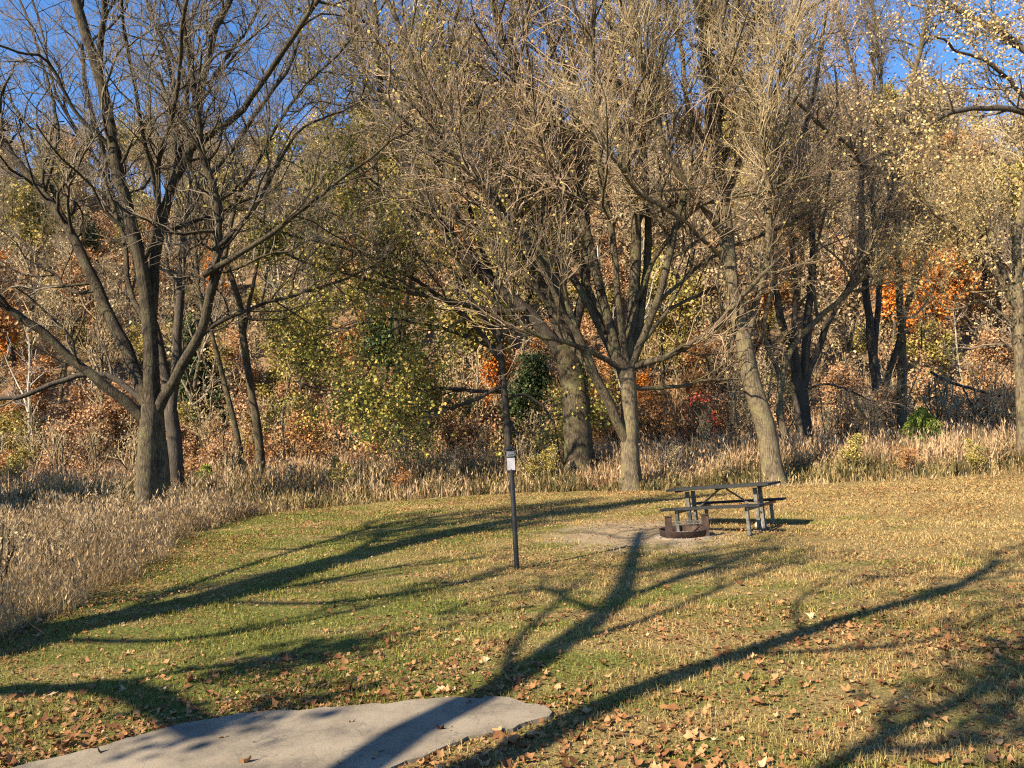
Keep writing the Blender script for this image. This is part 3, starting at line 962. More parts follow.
traced_tree(28, 'slender pale sapling rising right behind the leaning tan trunk, with a sinuous high limb', (790, 470), 23.5,
    [([(792, 480), (786, 440), (779, 410), (782, 375)], (0, 0), (0.12, 0.10), 0)],
    [([(782, 378), (794, 345), (818, 320), (842, 300), (866, 272), (873, 235), (874, 195), (860, 160), (840, 140)], (0, -0.8), (0.10, 0.05), 2),
     ([(782, 380), (764, 330), (772, 290), (772, 250), (780, 190)], (0, 1), (0.08, 0.04), 4),
     ([(818, 320), (815, 270), (825, 220), (835, 150)], (0, 1), (0.05, 0.03), 3)],
    M['bark_tan'], M['twig_tan'], 0.8, bw=dict(cap=(110, 600, 2400), up=0.25, wander=0.3))

traced_tree(29, 'dark stout trunk right of the picnic table, forking into black upright stems', (804, 466), 26.0,
    [([(808, 474), (804, 430), (800, 392)], (0, 0), (0.30, 0.25), 0)],
    [([(800, 398), (790, 350), (780, 310), (772, 265), (770, 210)], (0, 0), (0.17, 0.06), 5),
     ([(801, 395), (803, 340), (806, 300), (810, 255), (806, 190)], (0, 1), (0.17, 0.06), 5),
     ([(802, 395), (818, 350), (835, 310), (852, 280), (880, 220)], (0, 0.5), (0.14, 0.05), 4),
     ([(800, 400), (795, 340), (797, 290), (790, 230), (800, 150)], (0, -1), (0.12, 0.05), 5),
     ([(800, 392), (830, 385), (870, 402)], (0, -1), (0.05, 0.02), 1)],
    M['bark_dark'], M['twig_brown'], 1.2, leaf=(M['leaf_brown'], 4000, 0.09, 0.12), bw=dict(cap=(130, 600, 2400), up=0.2, wander=0.28))

traced_tree(30, 'dark double-stemmed tree, left of the two slim trees at right', (884, 452), 28.5,
    [([(888, 462), (882, 420), (876, 380), (870, 330)], (0, 0), (0.20, 0.17), 0)],
    [([(870, 335), (866, 290), (862, 240), (862, 180), (858, 110)], (0, 0), (0.15, 0.06), 5),
     ([(874, 360), (878, 300), (884, 250), (888, 200), (880, 130)], (0, 1), (0.12, 0.05), 5),
     ([(880, 405), (892, 360), (902, 320), (920, 270), (940, 210)], (0, -0.6), (0.12, 0.04), 4)],
    M['bark_dark'], M['twig_brown'], 1.2, leaf=(M['leaf_brown'], 3000, 0.10, 0.12), bw=dict(cap=(110, 500, 2000), up=0.2, wander=0.28))

traced_tree(31, 'slim straight tree at right, black below and pale above', (903, 458), 26.5,
    [([(904, 466), (902, 420), (902, 370), (902, 320)], (0, 0), (0.17, 0.14), 0)],
    [([(902, 325), (900, 260), (898, 200), (897, 150), (910, 100), (930, 20)], (0, 0), (0.135, 0.06), 5),
     ([(903, 330), (915, 280), (928, 245), (934, 200)], (0, 1), (0.08, 0.03), 2),
     ([(898, 190), (918, 178), (942, 192)], (0, -1), (0.05, 0.02), 0.5),
     ([(898, 185), (885, 130), (880, 60), (872, 0)], (0, 1), (0.08, 0.04), 4)],
    M['bark_grey'], M['twig_grey'], 1.0, leaf=(M['leaf_cream'], 900, 0.09, 0.1), bw=dict(cap=(200, 1200, 5000), up=0.4))

traced_tree(32, 'pale tree at the right edge of the picture, carrying cream leaves', (1020, 440), 21.0,
    [([(1024, 480), (1023, 420), (1020, 350), (1018, 290)], (0, 0), (0.17, 0.14), 0)],
    [([(1018, 300), (1015, 240), (1025, 180), (1030, 100)], (0, 0), (0.13, 0.05), 4),
     ([(1019, 315), (990, 265), (965, 235), (935, 215)], (0, -1), (0.08, 0.02), 1),
     ([(1018, 300), (985, 240), (960, 200), (945, 170)], (0, 1), (0.08, 0.02), 1),
     ([(1019, 330), (985, 300), (950, 310), (925, 290)], (0, 0.5), (0.06, 0.02), 0.8),
     ([(1018, 285), (1045, 230), (1070, 180)], (0, 0.5), (0.08, 0.03), 3)],
    M['bark_tan'], M['twig_tan'], 1.3, leaf=(M['leaf_cream'], 11000, 0.075, 0.14), bw=dict(cap=(260, 1500, 6000), up=0.1, L1=(1.2, 2.4)))

# its neighbour stands outside the right edge and reaches in at the top
traced_tree(33, 'tree outside the right edge reaching in with dark limbs and cream leaves at top right', (1150, 500), 15.0,
    [([(1150, 505), (1148, 400), (1140, 300), (1130, 200)], (0, 0), (0.22, 0.16), 0)],
    [([(1132, 220), (1090, 150), (1040, 118), (1000, 106), (960, 108), (930, 125)], (0, -0.6), (0.11, 0.03), 0.6),
     ([(1130, 200), (1080, 100), (1020, 50), (970, 20), (940, 0)], (0, 0.8), (0.11, 0.04), 1.0),
     ([(1130, 200), (1090, 60), (1040, -20), (980, -60)], (0, 0.0), (0.11, 0.04), 1.5),
     ([(1040, 118), (1010, 80), (985, 60), (955, 50)], (-0.3, -1), (0.05, 0.02), 0.5),
     ([(1130, 200), (1140, 60), (1150, -60)], (0, 0.5), (0.12, 0.05), 2)],
    M['bark_dark'], M['twig_dark'], 1.2, leaf=(M['leaf_cream'], 12000, 0.06, 0.10), bw=dict(cap=(200, 1200, 5000), up=0.12, L1=(0.9, 1.9), L2=(0.5, 1.0), L3=(0.25, 0.5)))

# a thin far-reaching grey tree filling the top centre
traced_tree(34, 'grey twiggy tree top between the big forked tree and the lantern post, crown overhead', (400, 480), 29.0,
    [([(398, 482), (396, 420), (398, 360)], (0, 0), (0.14, 0.12), 0)],
    [([(398, 370), (392, 290), (380, 220), (370, 140), (365, 70), (350, 0)], (0, 0), (0.12, 0.05), 6),
     ([(398, 368), (410, 280), (425, 200), (430, 120), (440, 40)], (0, 1), (0.11, 0.05), 6),
     ([(395, 300), (360, 240), (335, 170), (320, 90), (300, 30)], (0, 1), (0.09, 0.04), 5),
     ([(415, 250), (455, 180), (490, 110), (510, 50)], (0, 2), (0.09, 0.04), 5)],
    M['bark_grey'], M['twig_grey'], 1.6, bw=dict(cap=(240, 1200, 5000), up=0.15, trop=0.04, ang=(30, 75), wander=0.3, L1=(1.8, 3.6), rmin=0.006))


# ------------------------------------------------------------------ trees outside the frame whose shadows cross the lawn
def caster(seed, label, path, back, widths, extra=(), leaf=None, dens=0.7, thick=1.5, tag_name='tree', cap=(70, 420, 1500)):
    g = np.random.default_rng(seed)
    q = np.array([ground(*p) for p in path])
    s = np.array([SX, SY])
    b = q[0] - s * back
    bz = float(height(*b))
    root = empty(tag_name, (b[0], b[1], bz))
    tag(root, label, 'tree', 'bare trees beside the camera')

    def lift(path_):
        qq = np.array([ground(*p) for p in path_])
        out_ = []
        for p in qq:
            al = float(np.dot(p - b, s))
            hz = al * TAN
            xy = p - s * al
            zg = float(height(*p))
            out_.append([xy[0] - b[0], xy[1] - b[1], zg + hz - bz])
        return out_
    L = lift(path)
    first = L[0]
    pts = [[0, 0, -0.15], [first[0] * 0.4, first[1] * 0.4, first[2] * 0.5]] + L
    C = resample(pts, 26)
    r_ = np.linspace(widths[0], widths[1], 26)
    V, Q = tubes(C[None], r_[None], 12)
    obj('trunk', mesh('trunk', V, Q), M['bark_grey'], root)
    Ps, Rs = [resample(pts[len(pts) // 2:], 22)], [np.linspace((widths[0] + widths[1]) / 2, widths[1], 22)]
    for e, w0, w1 in extra:
        Ce = resample(lift(e), 22)
        re = np.linspace(w0, w1, 22)
        V, Q = tubes(Ce[None], re[None], 8)
        obj('limb', mesh('limb', V, Q), M['bark_grey'], root)
        Ps.append(Ce)
        Rs.append(re)
    lv = branchwork(g, np.array(Ps), np.array(Rs), dens, thick=thick, cap=cap, L1=(1.2, 2.8), t0=0.2)
    V, Q = join([tubes(*l) for l in lv])
    obj('branches', mesh('branches', V, Q), M['twig_grey'], root)
    if leaf:
        V, T, ti = leaves_from(g, along(g, lv[1][0], leaf[0]), leaf[1], 1.0, 0.2)
        obj('foliage', mesh('foliage', V, None, T, ti, smooth=False), M['leaf_brown'], root)


caster(41, 'bare tree out of frame whose shadow runs over the path towards the fire ring',
       [(300, 800), (350, 768), (430, 725), (500, 688), (560, 645), (615, 605), (630, 570), (640, 532)], 6.0, (0.17, 0.07),
       [([(500, 690), (520, 640), (560, 600), (600, 565)], 0.05, 0.02), ([(560, 645), (660, 615), (740, 580), (800, 560)], 0.06, 0.02),
        ([(600, 612), (570, 600), (540, 590), (480, 600), (440, 615)], 0.05, 0.03)], leaf=(500, 0.12), cap=(120, 700, 3500))
caster(42, 'bare tree out of frame whose curved shadow crosses the right half of the lawn',
       [(540, 740), (590, 712), (660, 682), (740, 655), (830, 624), (900, 604), (950, 590), (1000, 562)], 5.0, (0.14, 0.06),
       [([(740, 655), (840, 650), (930, 640), (1020, 600)], 0.035, 0.02), ([(800, 634), (800, 600), (850, 570)], 0.03, 0.015)], leaf=(350, 0.10), cap=(120, 700, 3500))
caster(43, 'bare tree out of frame at left whose long shadow borders the tall grass',
       [(-80, 668), (0, 642), (100, 620), (200, 602), (280, 577), (340, 560), (420, 540), (520, 519), (640, 503), (730, 494)], 7.0, (0.48, 0.18),
       [([(200, 602), (300, 585), (400, 566), (480, 552)], 0.09, 0.03), ([(340, 560), (400, 530), (480, 515), (560, 505)], 0.09, 0.03),
        ([(0, 642), (60, 612), (130, 600), (200, 590)], 0.10, 0.06),
        ([(100, 620), (250, 565), (400, 522), (520, 507)], 0.07, 0.04), ([(200, 602), (330, 603), (430, 590), (500, 575)], 0.06, 0.03),
        ([(60, 640), (180, 640), (300, 622), (400, 600)], 0.06, 0.03)], thick=2.2, dens=1.1, leaf=(1500, 0.12), cap=(120, 700, 3500))
caster(44, 'leafy tree out of frame at left whose shadow darkens the lawn beside the path',
       [(-60, 700), (30, 692), (100, 686), (150, 698), (190, 722), (215, 735)], 6.0, (0.12, 0.09),
       [([(100, 686), (180, 672), (260, 660), (350, 640)], 0.05, 0.02)], leaf=(500, 0.12), cap=(120, 700, 3500))
caster(45, 'leafy tree out of frame behind the camera shading the bottom right corner',
       [(700, 860), (800, 790), (880, 740), (960, 700), (1040, 660)], 7.0, (0.10, 0.05),
       [([(880, 740), (900, 700), (960, 670)], 0.04, 0.02), ([(860, 752), (960, 745), (1060, 730)], 0.05, 0.02)], leaf=(700, 0.12), cap=(120, 700, 3500))
caster(46, 'bare tree out of frame at left shading the grass behind the big forked tree',
       [(-160, 566), (-60, 548), (0, 534), (60, 522), (110, 514)], 12.0, (0.3, 0.2),
       [([(-60, 530), (0, 520), (80, 508)], 0.15, 0.10), ([(-60, 538), (20, 518), (90, 504)], 0.2, 0.15), ([(-100, 560), (-20, 530), (60, 512)], 0.2, 0.12), ([(-100, 530), (0, 503), (110, 500)], 0.2, 0.12)], leaf=(7000, 0.34), cap=(90, 500, 1500))


# ------------------------------------------------------------------ woodland kinds
def woodland(seed, H, spread, crown0=0.3, n1=20, dens=1.0, leafn=0, leafsize=0.2, rbase=0.18, thick=1.0, up=0.4, lean=0.06, cap=(40, 260, 1300), forks=2, leafspread=0.3, trop=0.1):
    g = np.random.default_rng(seed)
    stems = []
    rad = []
    for q in range(forks):
        p = np.zeros((14, 3))
        d = norm(np.array([g.normal() * lean, g.normal() * lean, 1.0]))
        if q:
            st_ = int(g.integers(3, 7))
            p[:] = stems[0][st_]
            d = norm(np.array([g.normal() * 0.5, g.normal() * 0.5, 1.0]))
            hh = H * (1 - st_ / 14) * g.uniform(0.75, 0.95)
            r0 = rad[0][st_] * 0.7
        else:
            p[0] = (0, 0, -0.2)
            hh = H
            r0 = rbase
        for j in range(1, 14):
            d = norm(d + g.normal(size=3) * 0.07 + np.array([0, 0, 0.06]))
            p[j] = p[j - 1] + d * hh / 13
        stems.append(p)
        rad.append(np.linspace(r0, 0.03, 14))
    P = np.array(stems)
    Rd = np.array(rad)
    VT, QT = tubes(P, Rd, 7)
    B1, R1 = grow(g, P, Rd, n1 / H / forks * 1.4, (spread * 0.6, spread * 1.1), (30, 70), 6, t0=crown0, up=up, wander=0.18, trop=trop, rmin=0.02, cap=cap[0])
    B2, R2 = grow(g, B1, R1, 2.2 * dens, (spread * 0.3, spread * 0.6), (25, 60), 5, t0=0.15, up=up * 0.5, wander=0.2, trop=trop, rmin=0.012, cap=cap[1])
    B3, R3 = grow(g, B2, R2, 3.5 * dens, (spread * 0.15, spread * 0.32), (20, 55), 4, t0=0.1, up=up * 0.4, wander=0.2, trop=trop, rmin=0.008, cap=cap[2])
    VB, QB = join([tubes(B1, R1 * thick, 3), tubes(B2, R2 * thick, 3), tubes(B3, R3 * thick, 3)])
    res = dict(trunk=(VT, QT), branches=(VB, QB))
    if leafn:
        pts = np.concatenate([along(g, B3, leafn * 2 // 3), along(g, B2, leafn // 3)])
        res['foliage'] = leaves_from(g, pts, leafsize, 1.0, leafspread)
    return res


KINDS = {}


def kind(key, name, look, cat, variants, barkm, twigm, leafm, group, **kw):
    vs_ = []
    for q in range(variants):
        d = woodland(hash_(key) + q, **kw)
        ms = {'trunk': (mesh('trunk', *d['trunk']), M[barkm]), 'branches': (mesh('branches', *d['branches']), M[twigm])}
        if 'foliage' in d:
            V, T, ti = d['foliage']
            ms['foliage'] = (mesh('foliage', V, None, T, ti, smooth=False), M[leafm])
        for a, b in ms.values():
            a.materials.append(b)
        vs_.append((ms, d))
    KINDS[key] = (name, look, cat, vs_, group, (barkm, twigm, leafm))


def hash_(s):
    return sum(ord(c) * (i + 3) for i, c in enumerate(s)) % 9973


kind('bare', 'tree', 'bare grey tree', 'tree', 4, 'bark_grey', 'twig_grey', 'leaf_brown', 'bare grey trees on the hillside', H=14, spread=4.2, n1=26, thick=1.5, leafn=500, leafsize=0.22, cap=(45, 300, 1700))
kind('tan', 'tree', 'tan twiggy tree', 'tree', 3, 'bark_tan', 'twig_tan', 'leaf_brown', 'tan twiggy trees on the hillside', H=13, spread=4.0, n1=26, thick=1.4, leafn=1200, leafsize=0.20, cap=(45, 300, 1700))
kind('brown', 'tree', 'brown-leaved tree', 'tree', 3, 'bark_grey', 'twig_brown', 'leaf_brown', 'brown-leaved trees on the hillside', H=13, spread=3.8, n1=26, thick=1.3, leafn=4500, leafsize=0.24)
kind('rust', 'tree', 'rust-leaved tree', 'tree', 3, 'bark_grey', 'twig_brown', 'leaf_rust', 'rust-leaved trees on the hillside', H=11, spread=3.5, n1=24, thick=1.3, leafn=4500, leafsize=0.24)
kind('olive', 'tree', 'olive-yellow tree', 'tree', 3, 'bark_grey', 'twig_brown', 'leaf_olive', 'olive-yellow trees on the hillside', H=12, spread=3.8, n1=26, thick=1.3, leafn=5500, leafsize=0.25)
kind('orange', 'tree', 'bright orange tree', 'tree', 2, 'bark_dark', 'twig_brown', 'leaf_orange', 'orange trees on the hillside', H=7.5, spread=2.8, n1=24, thick=1.2, leafn=4200, leafsize=0.24)
kind('peach', 'tree', 'peach-leaved tree', 'tree', 2, 'bark_grey', 'twig_brown', 'leaf_pink', 'peach-leaved trees on the hillside', H=8.5, spread=3.0, n1=26, thick=1.3, leafn=4500, leafsize=0.22)
kind('green', 'evergreen_tree', 'dark evergreen tree', 'tree', 2, 'bark_dark', 'twig_dark', 'leaf_green', 'dark evergreens on the hillside', H=9, spread=2.6, n1=34, crown0=0.1, thick=1.3, leafn=8000, leafsize=0.22, forks=1, up=0.1)
kind('white', 'sycamore_tree', 'white-barked sycamore', 'tree', 2, 'bark_white', 'bark_white', 'leaf_cream', 'white-barked sycamores', H=12, spread=3.4, n1=18, thick=1.6, rbase=0.2, cap=(26, 110, 500))
kind('sapling', 'sapling', 'thin bare sapling', 'sapling', 4, 'bark_tan', 'twig_tan', 'leaf_brown', 'bare saplings at the wood edge', H=5.5, spread=1.5, n1=20, rbase=0.05, thick=1.0, leafn=250, leafsize=0.12, cap=(30, 150, 700), up=0.7)
kind('rustshrub', 'shrub', 'rust brown shrub', 'shrub', 3, 'bark_grey', 'twig_brown', 'leaf_rust', 'rust shrubs at the wood edge', H=2.6, spread=1.5, n1=30, crown0=0.05, rbase=0.04, leafn=1500, leafsize=0.12, leafspread=0.15, forks=4, cap=(50, 250, 900))
kind('pinkshrub', 'shrub', 'pinkish rust shrub', 'shrub', 2, 'bark_grey', 'twig_brown', 'leaf_pink', 'pinkish shrubs at the wood edge', H=3.0, spread=1.7, n1=32, crown0=0.05, rbase=0.04, leafn=2400, leafsize=0.12, leafspread=0.18, forks=5, cap=(50, 260, 1000))
kind('twigshrub', 'shrub', 'bare tan shrub', 'shrub', 3, 'bark_tan', 'twig_tan', 'leaf_brown', 'bare shrubs at the wood edge', H=3.2, spread=1.7, n1=34, crown0=0.05, rbase=0.04, leafn=300, leafsize=0.10, leafspread=0.15, forks=5, up=0.6, cap=(60, 320, 1500))
kind('oliveshrub', 'shrub', 'olive-leaved shrub', 'shrub', 2, 'bark_grey', 'twig_brown', 'leaf_olive', 'olive shrubs at the wood edge', H=2.6, spread=1.5, n1=30, crown0=0.05, rbase=0.04, leafn=2000, leafsize=0.12, leafspread=0.16, forks=4, cap=(50, 250, 900))
kind('redshrub', 'shrub', 'dark red shrub', 'shrub', 1, 'bark_dark', 'twig_brown', 'leaf_red', 'dark red shrubs', H=2.0, spread=1.2, n1=30, crown0=0.05, rbase=0.04, leafn=1600, leafsize=0.12, leafspread=0.14, forks=4, cap=(50, 250, 900))

MARKS = [(70, 'at the left edge'), (125, 'left of the big forked tree'), (195, 'behind the big forked tree'), (275, 'behind the twin slim trunks'),
         (350, 'right of the twin slim trunks'), (430, 'left of the yellow-green tree'), (490, 'behind the yellow-green crown'), (545, 'behind the lantern post'),
         (605, 'behind the thick old trunk'), (665, 'behind the central many-stemmed tree'), (735, 'above the fire ring and table'), (785, 'behind the leaning tan trunk'),
         (845, 'behind the dark stout trunk'), (895, 'behind the double-stemmed tree'), (960, 'right of the black slim tree'), (2000, 'at the right edge')]
placed = []


def place(key, x, y, sc=1.0, label=None, var=None, rz=None, group=True, sz=1.0, mats=None):
    name, look, cat, vs_, grp, _ = KINDS[key]
    ms, _d = vs_[(random.randrange(len(vs_)) if var is None else var) % len(vs_)]
    r = empty(name, (x, y, float(height(x, y))), random.uniform(0, 6.28) if rz is None else rz)
    r.scale = (sc, sc, sc * sz)
    tag(r, label, cat, grp if group else None)
    for pn, (me_, _m) in ms.items():
        o = bpy.data.objects.new(pn, me_)
        COL.objects.link(o)
        o.parent = r
    if not label:
        u, v = pix(x, y, float(height(x, y)) + 1)
        placed.append((r, key, x, y, u))
    return r


random.seed(5)
# singled out ones
place('orange', *at(24, 300, 52)[:2], 1.35, 'bright orange tree at the left edge above the white sycamore', 0, group=False)
place('orange', *at(205, 330, 64)[:2], 0.8, 'small orange tree showing between the limbs of the big forked tree', 1, group=False)
place('orange', *at(885, 330, 50)[:2], 1.0, 'orange tree glowing behind the dark double-stemmed tree', 1, group=False)
place('orange', *at(930, 330, 52)[:2], 0.95, 'orange tree right of the black slim tree', 0, group=False)
place('orange', *at(655, 400, 42)[:2], 0.55, 'low orange tree just right of the central many-stemmed tree', 0, group=False)
place('orange', *at(385, 330, 56)[:2], 0.7, 'orange tree peeping through the yellow-green leaves', 1, group=False)
place('orange', *at(480, 330, 46)[:2], 0.7, 'orange tree just left of the lantern post', 0, group=False)
place('green', *at(415, 330, 40)[:2], 0.85, 'dark evergreen showing under the yellow-green crown', 0, group=False)
place('green', *at(535, 360, 38)[:2], 0.6, 'dark evergreen behind the lantern post and thick old trunk', 1, group=False)
place('green', *at(948, 330, 62)[:2], 0.9, 'dark evergreen on the slope right of the black slim tree', 1, group=False)
place('white', *at(40, 330, 42)[:2], 0.75, 'white-barked sycamore at the left edge under the orange tree', 0, group=False)
place('white', *at(62, 330, 44)[:2], 0.65, 'white-barked sycamore beside the left edge, the shorter of the pair', 1, group=False)
place('white', *at(95, 400, 46)[:2], 0.5, 'leaning white sapling left of the big forked tree', 0, group=False)
place('white', *at(965, 330, 46)[:2], 0.55, 'white-barked slim tree between the cedar and the right edge', 1, group=False)
place('pinkshrub', *at(392, 440, 31)[:2], 1.35, 'big pinkish rust shrub mound left of the lantern post', 0, group=False)
place('pinkshrub', *at(455, 440, 33)[:2], 1.0, 'pinkish tan shrub just left of the lantern post', 1, group=False)
place('redshrub', *at(1012, 430, 30)[:2], 0.8, 'small dark red bush at the right edge', 0, group=False)
place('redshrub', *at(700, 420, 36)[:2], 1.3, 'dark red thicket beyond the picnic table', 0, group=False)
place('rustshrub', *at(655, 430, 33)[:2], 1.2, 'orange-brown shrub right of the central many-stemmed trunk', 0, group=False)

for u_, y_, s_, k_ in [(290, 44, 0.6, 'peach'), (335, 40, 0.55, 'peach'), (365, 46, 0.7, 'rust'), (425, 41, 0.55, 'orange'), (235, 46, 0.6, 'peach'), (110, 44, 0.55, 'peach'), (15, 43, 0.6, 'rust'),
                       (545, 44, 0.6, 'peach'), (600, 43, 0.5, 'orange'), (715, 43, 0.55, 'rust'), (830, 42, 0.5, 'peach'), (980, 44, 0.6, 'peach')]:
    place(k_, (u_ - 512) / F * y_, y_, s_)

# far wood edge and hillside, counted trees
spots = []
g = np.random.default_rng(77)


def scatter(n, y0, y1, mind, margin=8):
    out_ = []
    tries = 0
    while len(out_) < n and tries < n * 60:
        tries += 1
        y = y0 + (y1 - y0) * g.random() ** 0.8
        x = g.uniform(-1, 1) * (0.74 * y + margin)
        if all((x - a) ** 2 + (y - b) ** 2 > mind ** 2 for a, b in spots):
            spots.append((x, y))
            out_.append((x, y))
    return out_


for x, y in scatter(165, 40, 92, 3.6):
    u = 512 + F * x / y
    wts = dict(bare=30, tan=20, brown=18, rust=9, olive=20, orange=3.5, green=3, white=1.2, peach=7)
    if 300 < u < 560:
        wts['olive'] = 34
    if u > 780:
        wts['rust'] = 12
        wts['brown'] = 24
    k = random.choices(list(wts), list(wts.values()))[0]
    place(k, x, y, random.uniform(0.75, 1.15))
spots.clear()
for x, y in scatter(95, 22.5, 42, 1.2, 3):
    u = 512 + F * x / y
    k = random.choices(['sapling', 'rustshrub', 'pinkshrub', 'twigshrub', 'oliveshrub'], [26, 14, 12, 30, 12])[0]
    place(k, x, y, random.uniform(0.7, 1.1) * (0.62 if y < 27 else 0.85 if y < 31 else 1.0))

for u_, y in [(12, 8.0), (60, 9.5), (30, 12), (95, 11.5), (50, 15), (120, 15), (15, 18), (175, 17), (215, 19.5), (290, 21.5), (345, 21.6), (400, 21.8), (455, 22), (530, 22.2), (545, 22.0), (675, 20.6),
              (720, 20.4), (850, 19.6), (905, 19.5), (975, 19.3)]:
    place('twigshrub' if y < 18 else random.choice(['twigshrub', 'twigshrub', 'oliveshrub', 'rustshrub']), (u_ - 512) / F * y, y, random.uniform(0.2, 0.32) * (1.0 if y < 16 else 1.25), rz=None)

cells = {}
for r, key, x, y, u in placed:
    mk = next(p for lim, p in MARKS if u < lim)
    if y < 22.4:
        row = 'at the lawn edge'
    elif y < 31:
        row = 'in the tall grass'
    elif y < 43:
        row = 'at the wood edge'
    elif y < 58:
        row = 'at the hill foot'
    elif y < 75:
        row = 'on the lower slope'
    else:
        row = 'halfway uphill'
    cells.setdefault((key, row, mk), []).append((u, r))
ORD = ['first', 'second', 'third', 'fourth', 'fifth', 'sixth', 'seventh', 'eighth', 'ninth']
for (key, row, mk), lst in cells.items():
    look = KINDS[key][1]
    lst.sort(key=lambda q: q[0])
    for q, (u, r) in enumerate(lst):
        if len(lst) == 1:
            r['label'] = f'{look} {row}, {mk}'
        elif len(lst) == 2:
            r['label'] = f'{look} {row}, {mk}, {["left", "right"][q]} one'
        else:
            r['label'] = f'{look} {row}, {mk}, {ORD[q]} from left'

# the rest of the wood, one mass up to the ridge
def mass(keys, weights, pts, nameo, label):
    rg = np.random.default_rng(9)
    per = {}
    for x, y in pts:
        k = rg.choice(keys, p=np.array(weights) / sum(weights))
        _n, _l, _c, vs_, _g, mats = KINDS[k]
        _ms, d = vs_[rg.integers(len(vs_))]
        s = rg.uniform(0.85, 1.25) * (1.15 if 'under' in nameo else 1.0)
        th = rg.uniform(0, 6.28)
        c_, s_ = math.cos(th) * s, math.sin(th) * s
        rot = np.array([[c_, -s_, 0], [s_, c_, 0], [0, 0, s]])
        org = np.array([x, y, float(height(x, y))])
        for part, mk in (('trunk', mats[0]), ('branches', mats[1]), ('foliage', mats[2])):
            if part not in d:
                continue
            A = d[part]
            V = A[0]
            Fc = A[1]
            ti = A[2] if part == 'foliage' else None
            if part == 'branches':
                keep = rg.random(len(Fc) // 3) < 0.6
                Fc = Fc[:len(keep) * 3].reshape(-1, 3, 4)[keep].reshape(-1, 4)
            per.setdefault((mk, part == 'foliage'), []).append((V @ rot.T + org, Fc, ti))
    Vs, Qs, Ts, tq, tt_, mq, mt, off = [], [], [], [], [], [], [], 0
    mlist = []
    for (mk, isleaf), lst in per.items():
        if mk not in mlist:
            mlist.append(mk)
        mi = mlist.index(mk)
        for V, Fc, ti in lst:
            Vs.append(V)
            if isleaf:
                Ts.append(Fc + off)
                tt_.append(ti)
                mt.append(np.full(len(Fc), mi))
            else:
                Qs.append(Fc + off)
                tq.append(np.zeros(len(Fc)))
                mq.append(np.full(len(Fc), mi))
            off += len(V)
    me_ = mesh(nameo, np.concatenate(Vs), np.concatenate(Qs), np.concatenate(Ts), np.concatenate(tq + tt_), smooth=False)
    for mk in mlist:
        me_.materials.append(M[mk])
    me_.polygons.foreach_set('material_index', np.concatenate(mq + mt).astype(np.int32))
    me_.update()
    tag(obj(nameo, me_, None), label, 'woodland', kind='stuff')


spots.clear()
pts = scatter(170, 90, 130, 4.8, 14)
mass(['bare', 'tan', 'brown', 'rust', 'olive'], [40, 26, 18, 8, 14], pts, 'hillside_wood', 'dense bare and brown-leaved wood covering the upper hillside to the ridge')


spots.clear()
pts = scatter(900, 40, 108, 1.3, 10)
mass(['twigshrub', 'rustshrub', 'pinkshrub', 'oliveshrub', 'sapling'], [36, 14, 15, 24, 20], pts, 'hillside_undergrowth', 'brown and olive undergrowth of shrubs and saplings covering the hillside floor')

# cedar bush, small and green
def cedar(px, py, Yd, H, W, label):
    g = np.random.default_rng(61)
    b = at(px, py, Yd)
    zg = float(height(b[0], b[1]))
    root = empty('cedar_bush', (b[0], b[1], zg))
    tag(root, label, 'bush')
    P = np.array([[[0, 0, -0.1 + H * t_] for t_ in np.linspace(0, 1, 8)]])
    V, Q = tubes(P, np.linspace(0.06, 0.01, 8)[None], 6)
    obj('trunk', mesh('trunk', V, Q), M['bark_dark'], root)
    n = 9000
    t_ = g.random(n) ** 0.8
    rad = W * 0.5 * np.sin(np.clip(t_ * 0.9 + 0.12, 0, 1) * math.pi) ** 0.7 * (0.55 + 0.45 * g.random(n) ** 0.5)
    th = g.uniform(0, 6.28, n)
    rad *= 1 + 0.22 * np.sin(th * 5 + t_ * 14)
    pts = np.stack([rad * np.cos(th), rad * np.sin(th), 0.05 + H * t_], -1)
    V, T, ti = leaves_from(g, pts, 0.09, 0.6, 0.04)
    obj('foliage', mesh('foliage', V, None, T, ti, smooth=False), M['leaf_cedar'], root)


cedar(922, 425, 24.5, 1.75, 1.15, 'rounded green cedar bush right of the black slim tree')
cedar(206, 470, 26.0, 0.0001 + 1.0, 0.6, 'small green cedar seedling in the tall grass between forked tree and twin trunks')


# fallen limb and stump at the wood edge
def limb_thing(name, label, cat, curves, mat):
    b = curves[0][0][0]
    org = np.array([b[0], b[1], float(height(b[0], b[1]))])
    Ps = []
    for pts, r0, r1 in curves:
        C = resample(np.array(pts) - org, 14) + np.random.default_rng(3).normal(size=(14, 3)) * r0 * 0.15
        Ps.append(tubes(C[None], np.linspace(r0, r1, 14)[None], 8))
    V, Q = join(Ps)
    o = obj(name, mesh(name, V, Q), mat, loc=org)
    tag(o, label, cat)


limb_thing('fallen_branch', 'dark broken branch lying across the grass left of the double-stemmed tree', 'branch',
           [([at(846, 432, 27), at(850, 440, 27), at(858, 444, 27.2), at(875, 443, 27.5), at(892, 436, 28)], 0.09, 0.02),
            ([at(850, 440, 27), at(845, 446, 27), at(842, 455, 26.8)], 0.05, 0.03)], M['log'])
limb_thing('fallen_branch', 'long dark fallen branch sloping down right of the cedar bush', 'branch',
           [([at(930, 372, 33), at(950, 382, 32), at(975, 390, 31), at(1000, 396, 30)], 0.07, 0.05),
            ([at(962, 386, 31.5), at(968, 398, 31), at(975, 415, 31), at(978, 432, 31)], 0.04, 0.03)], M['log'])


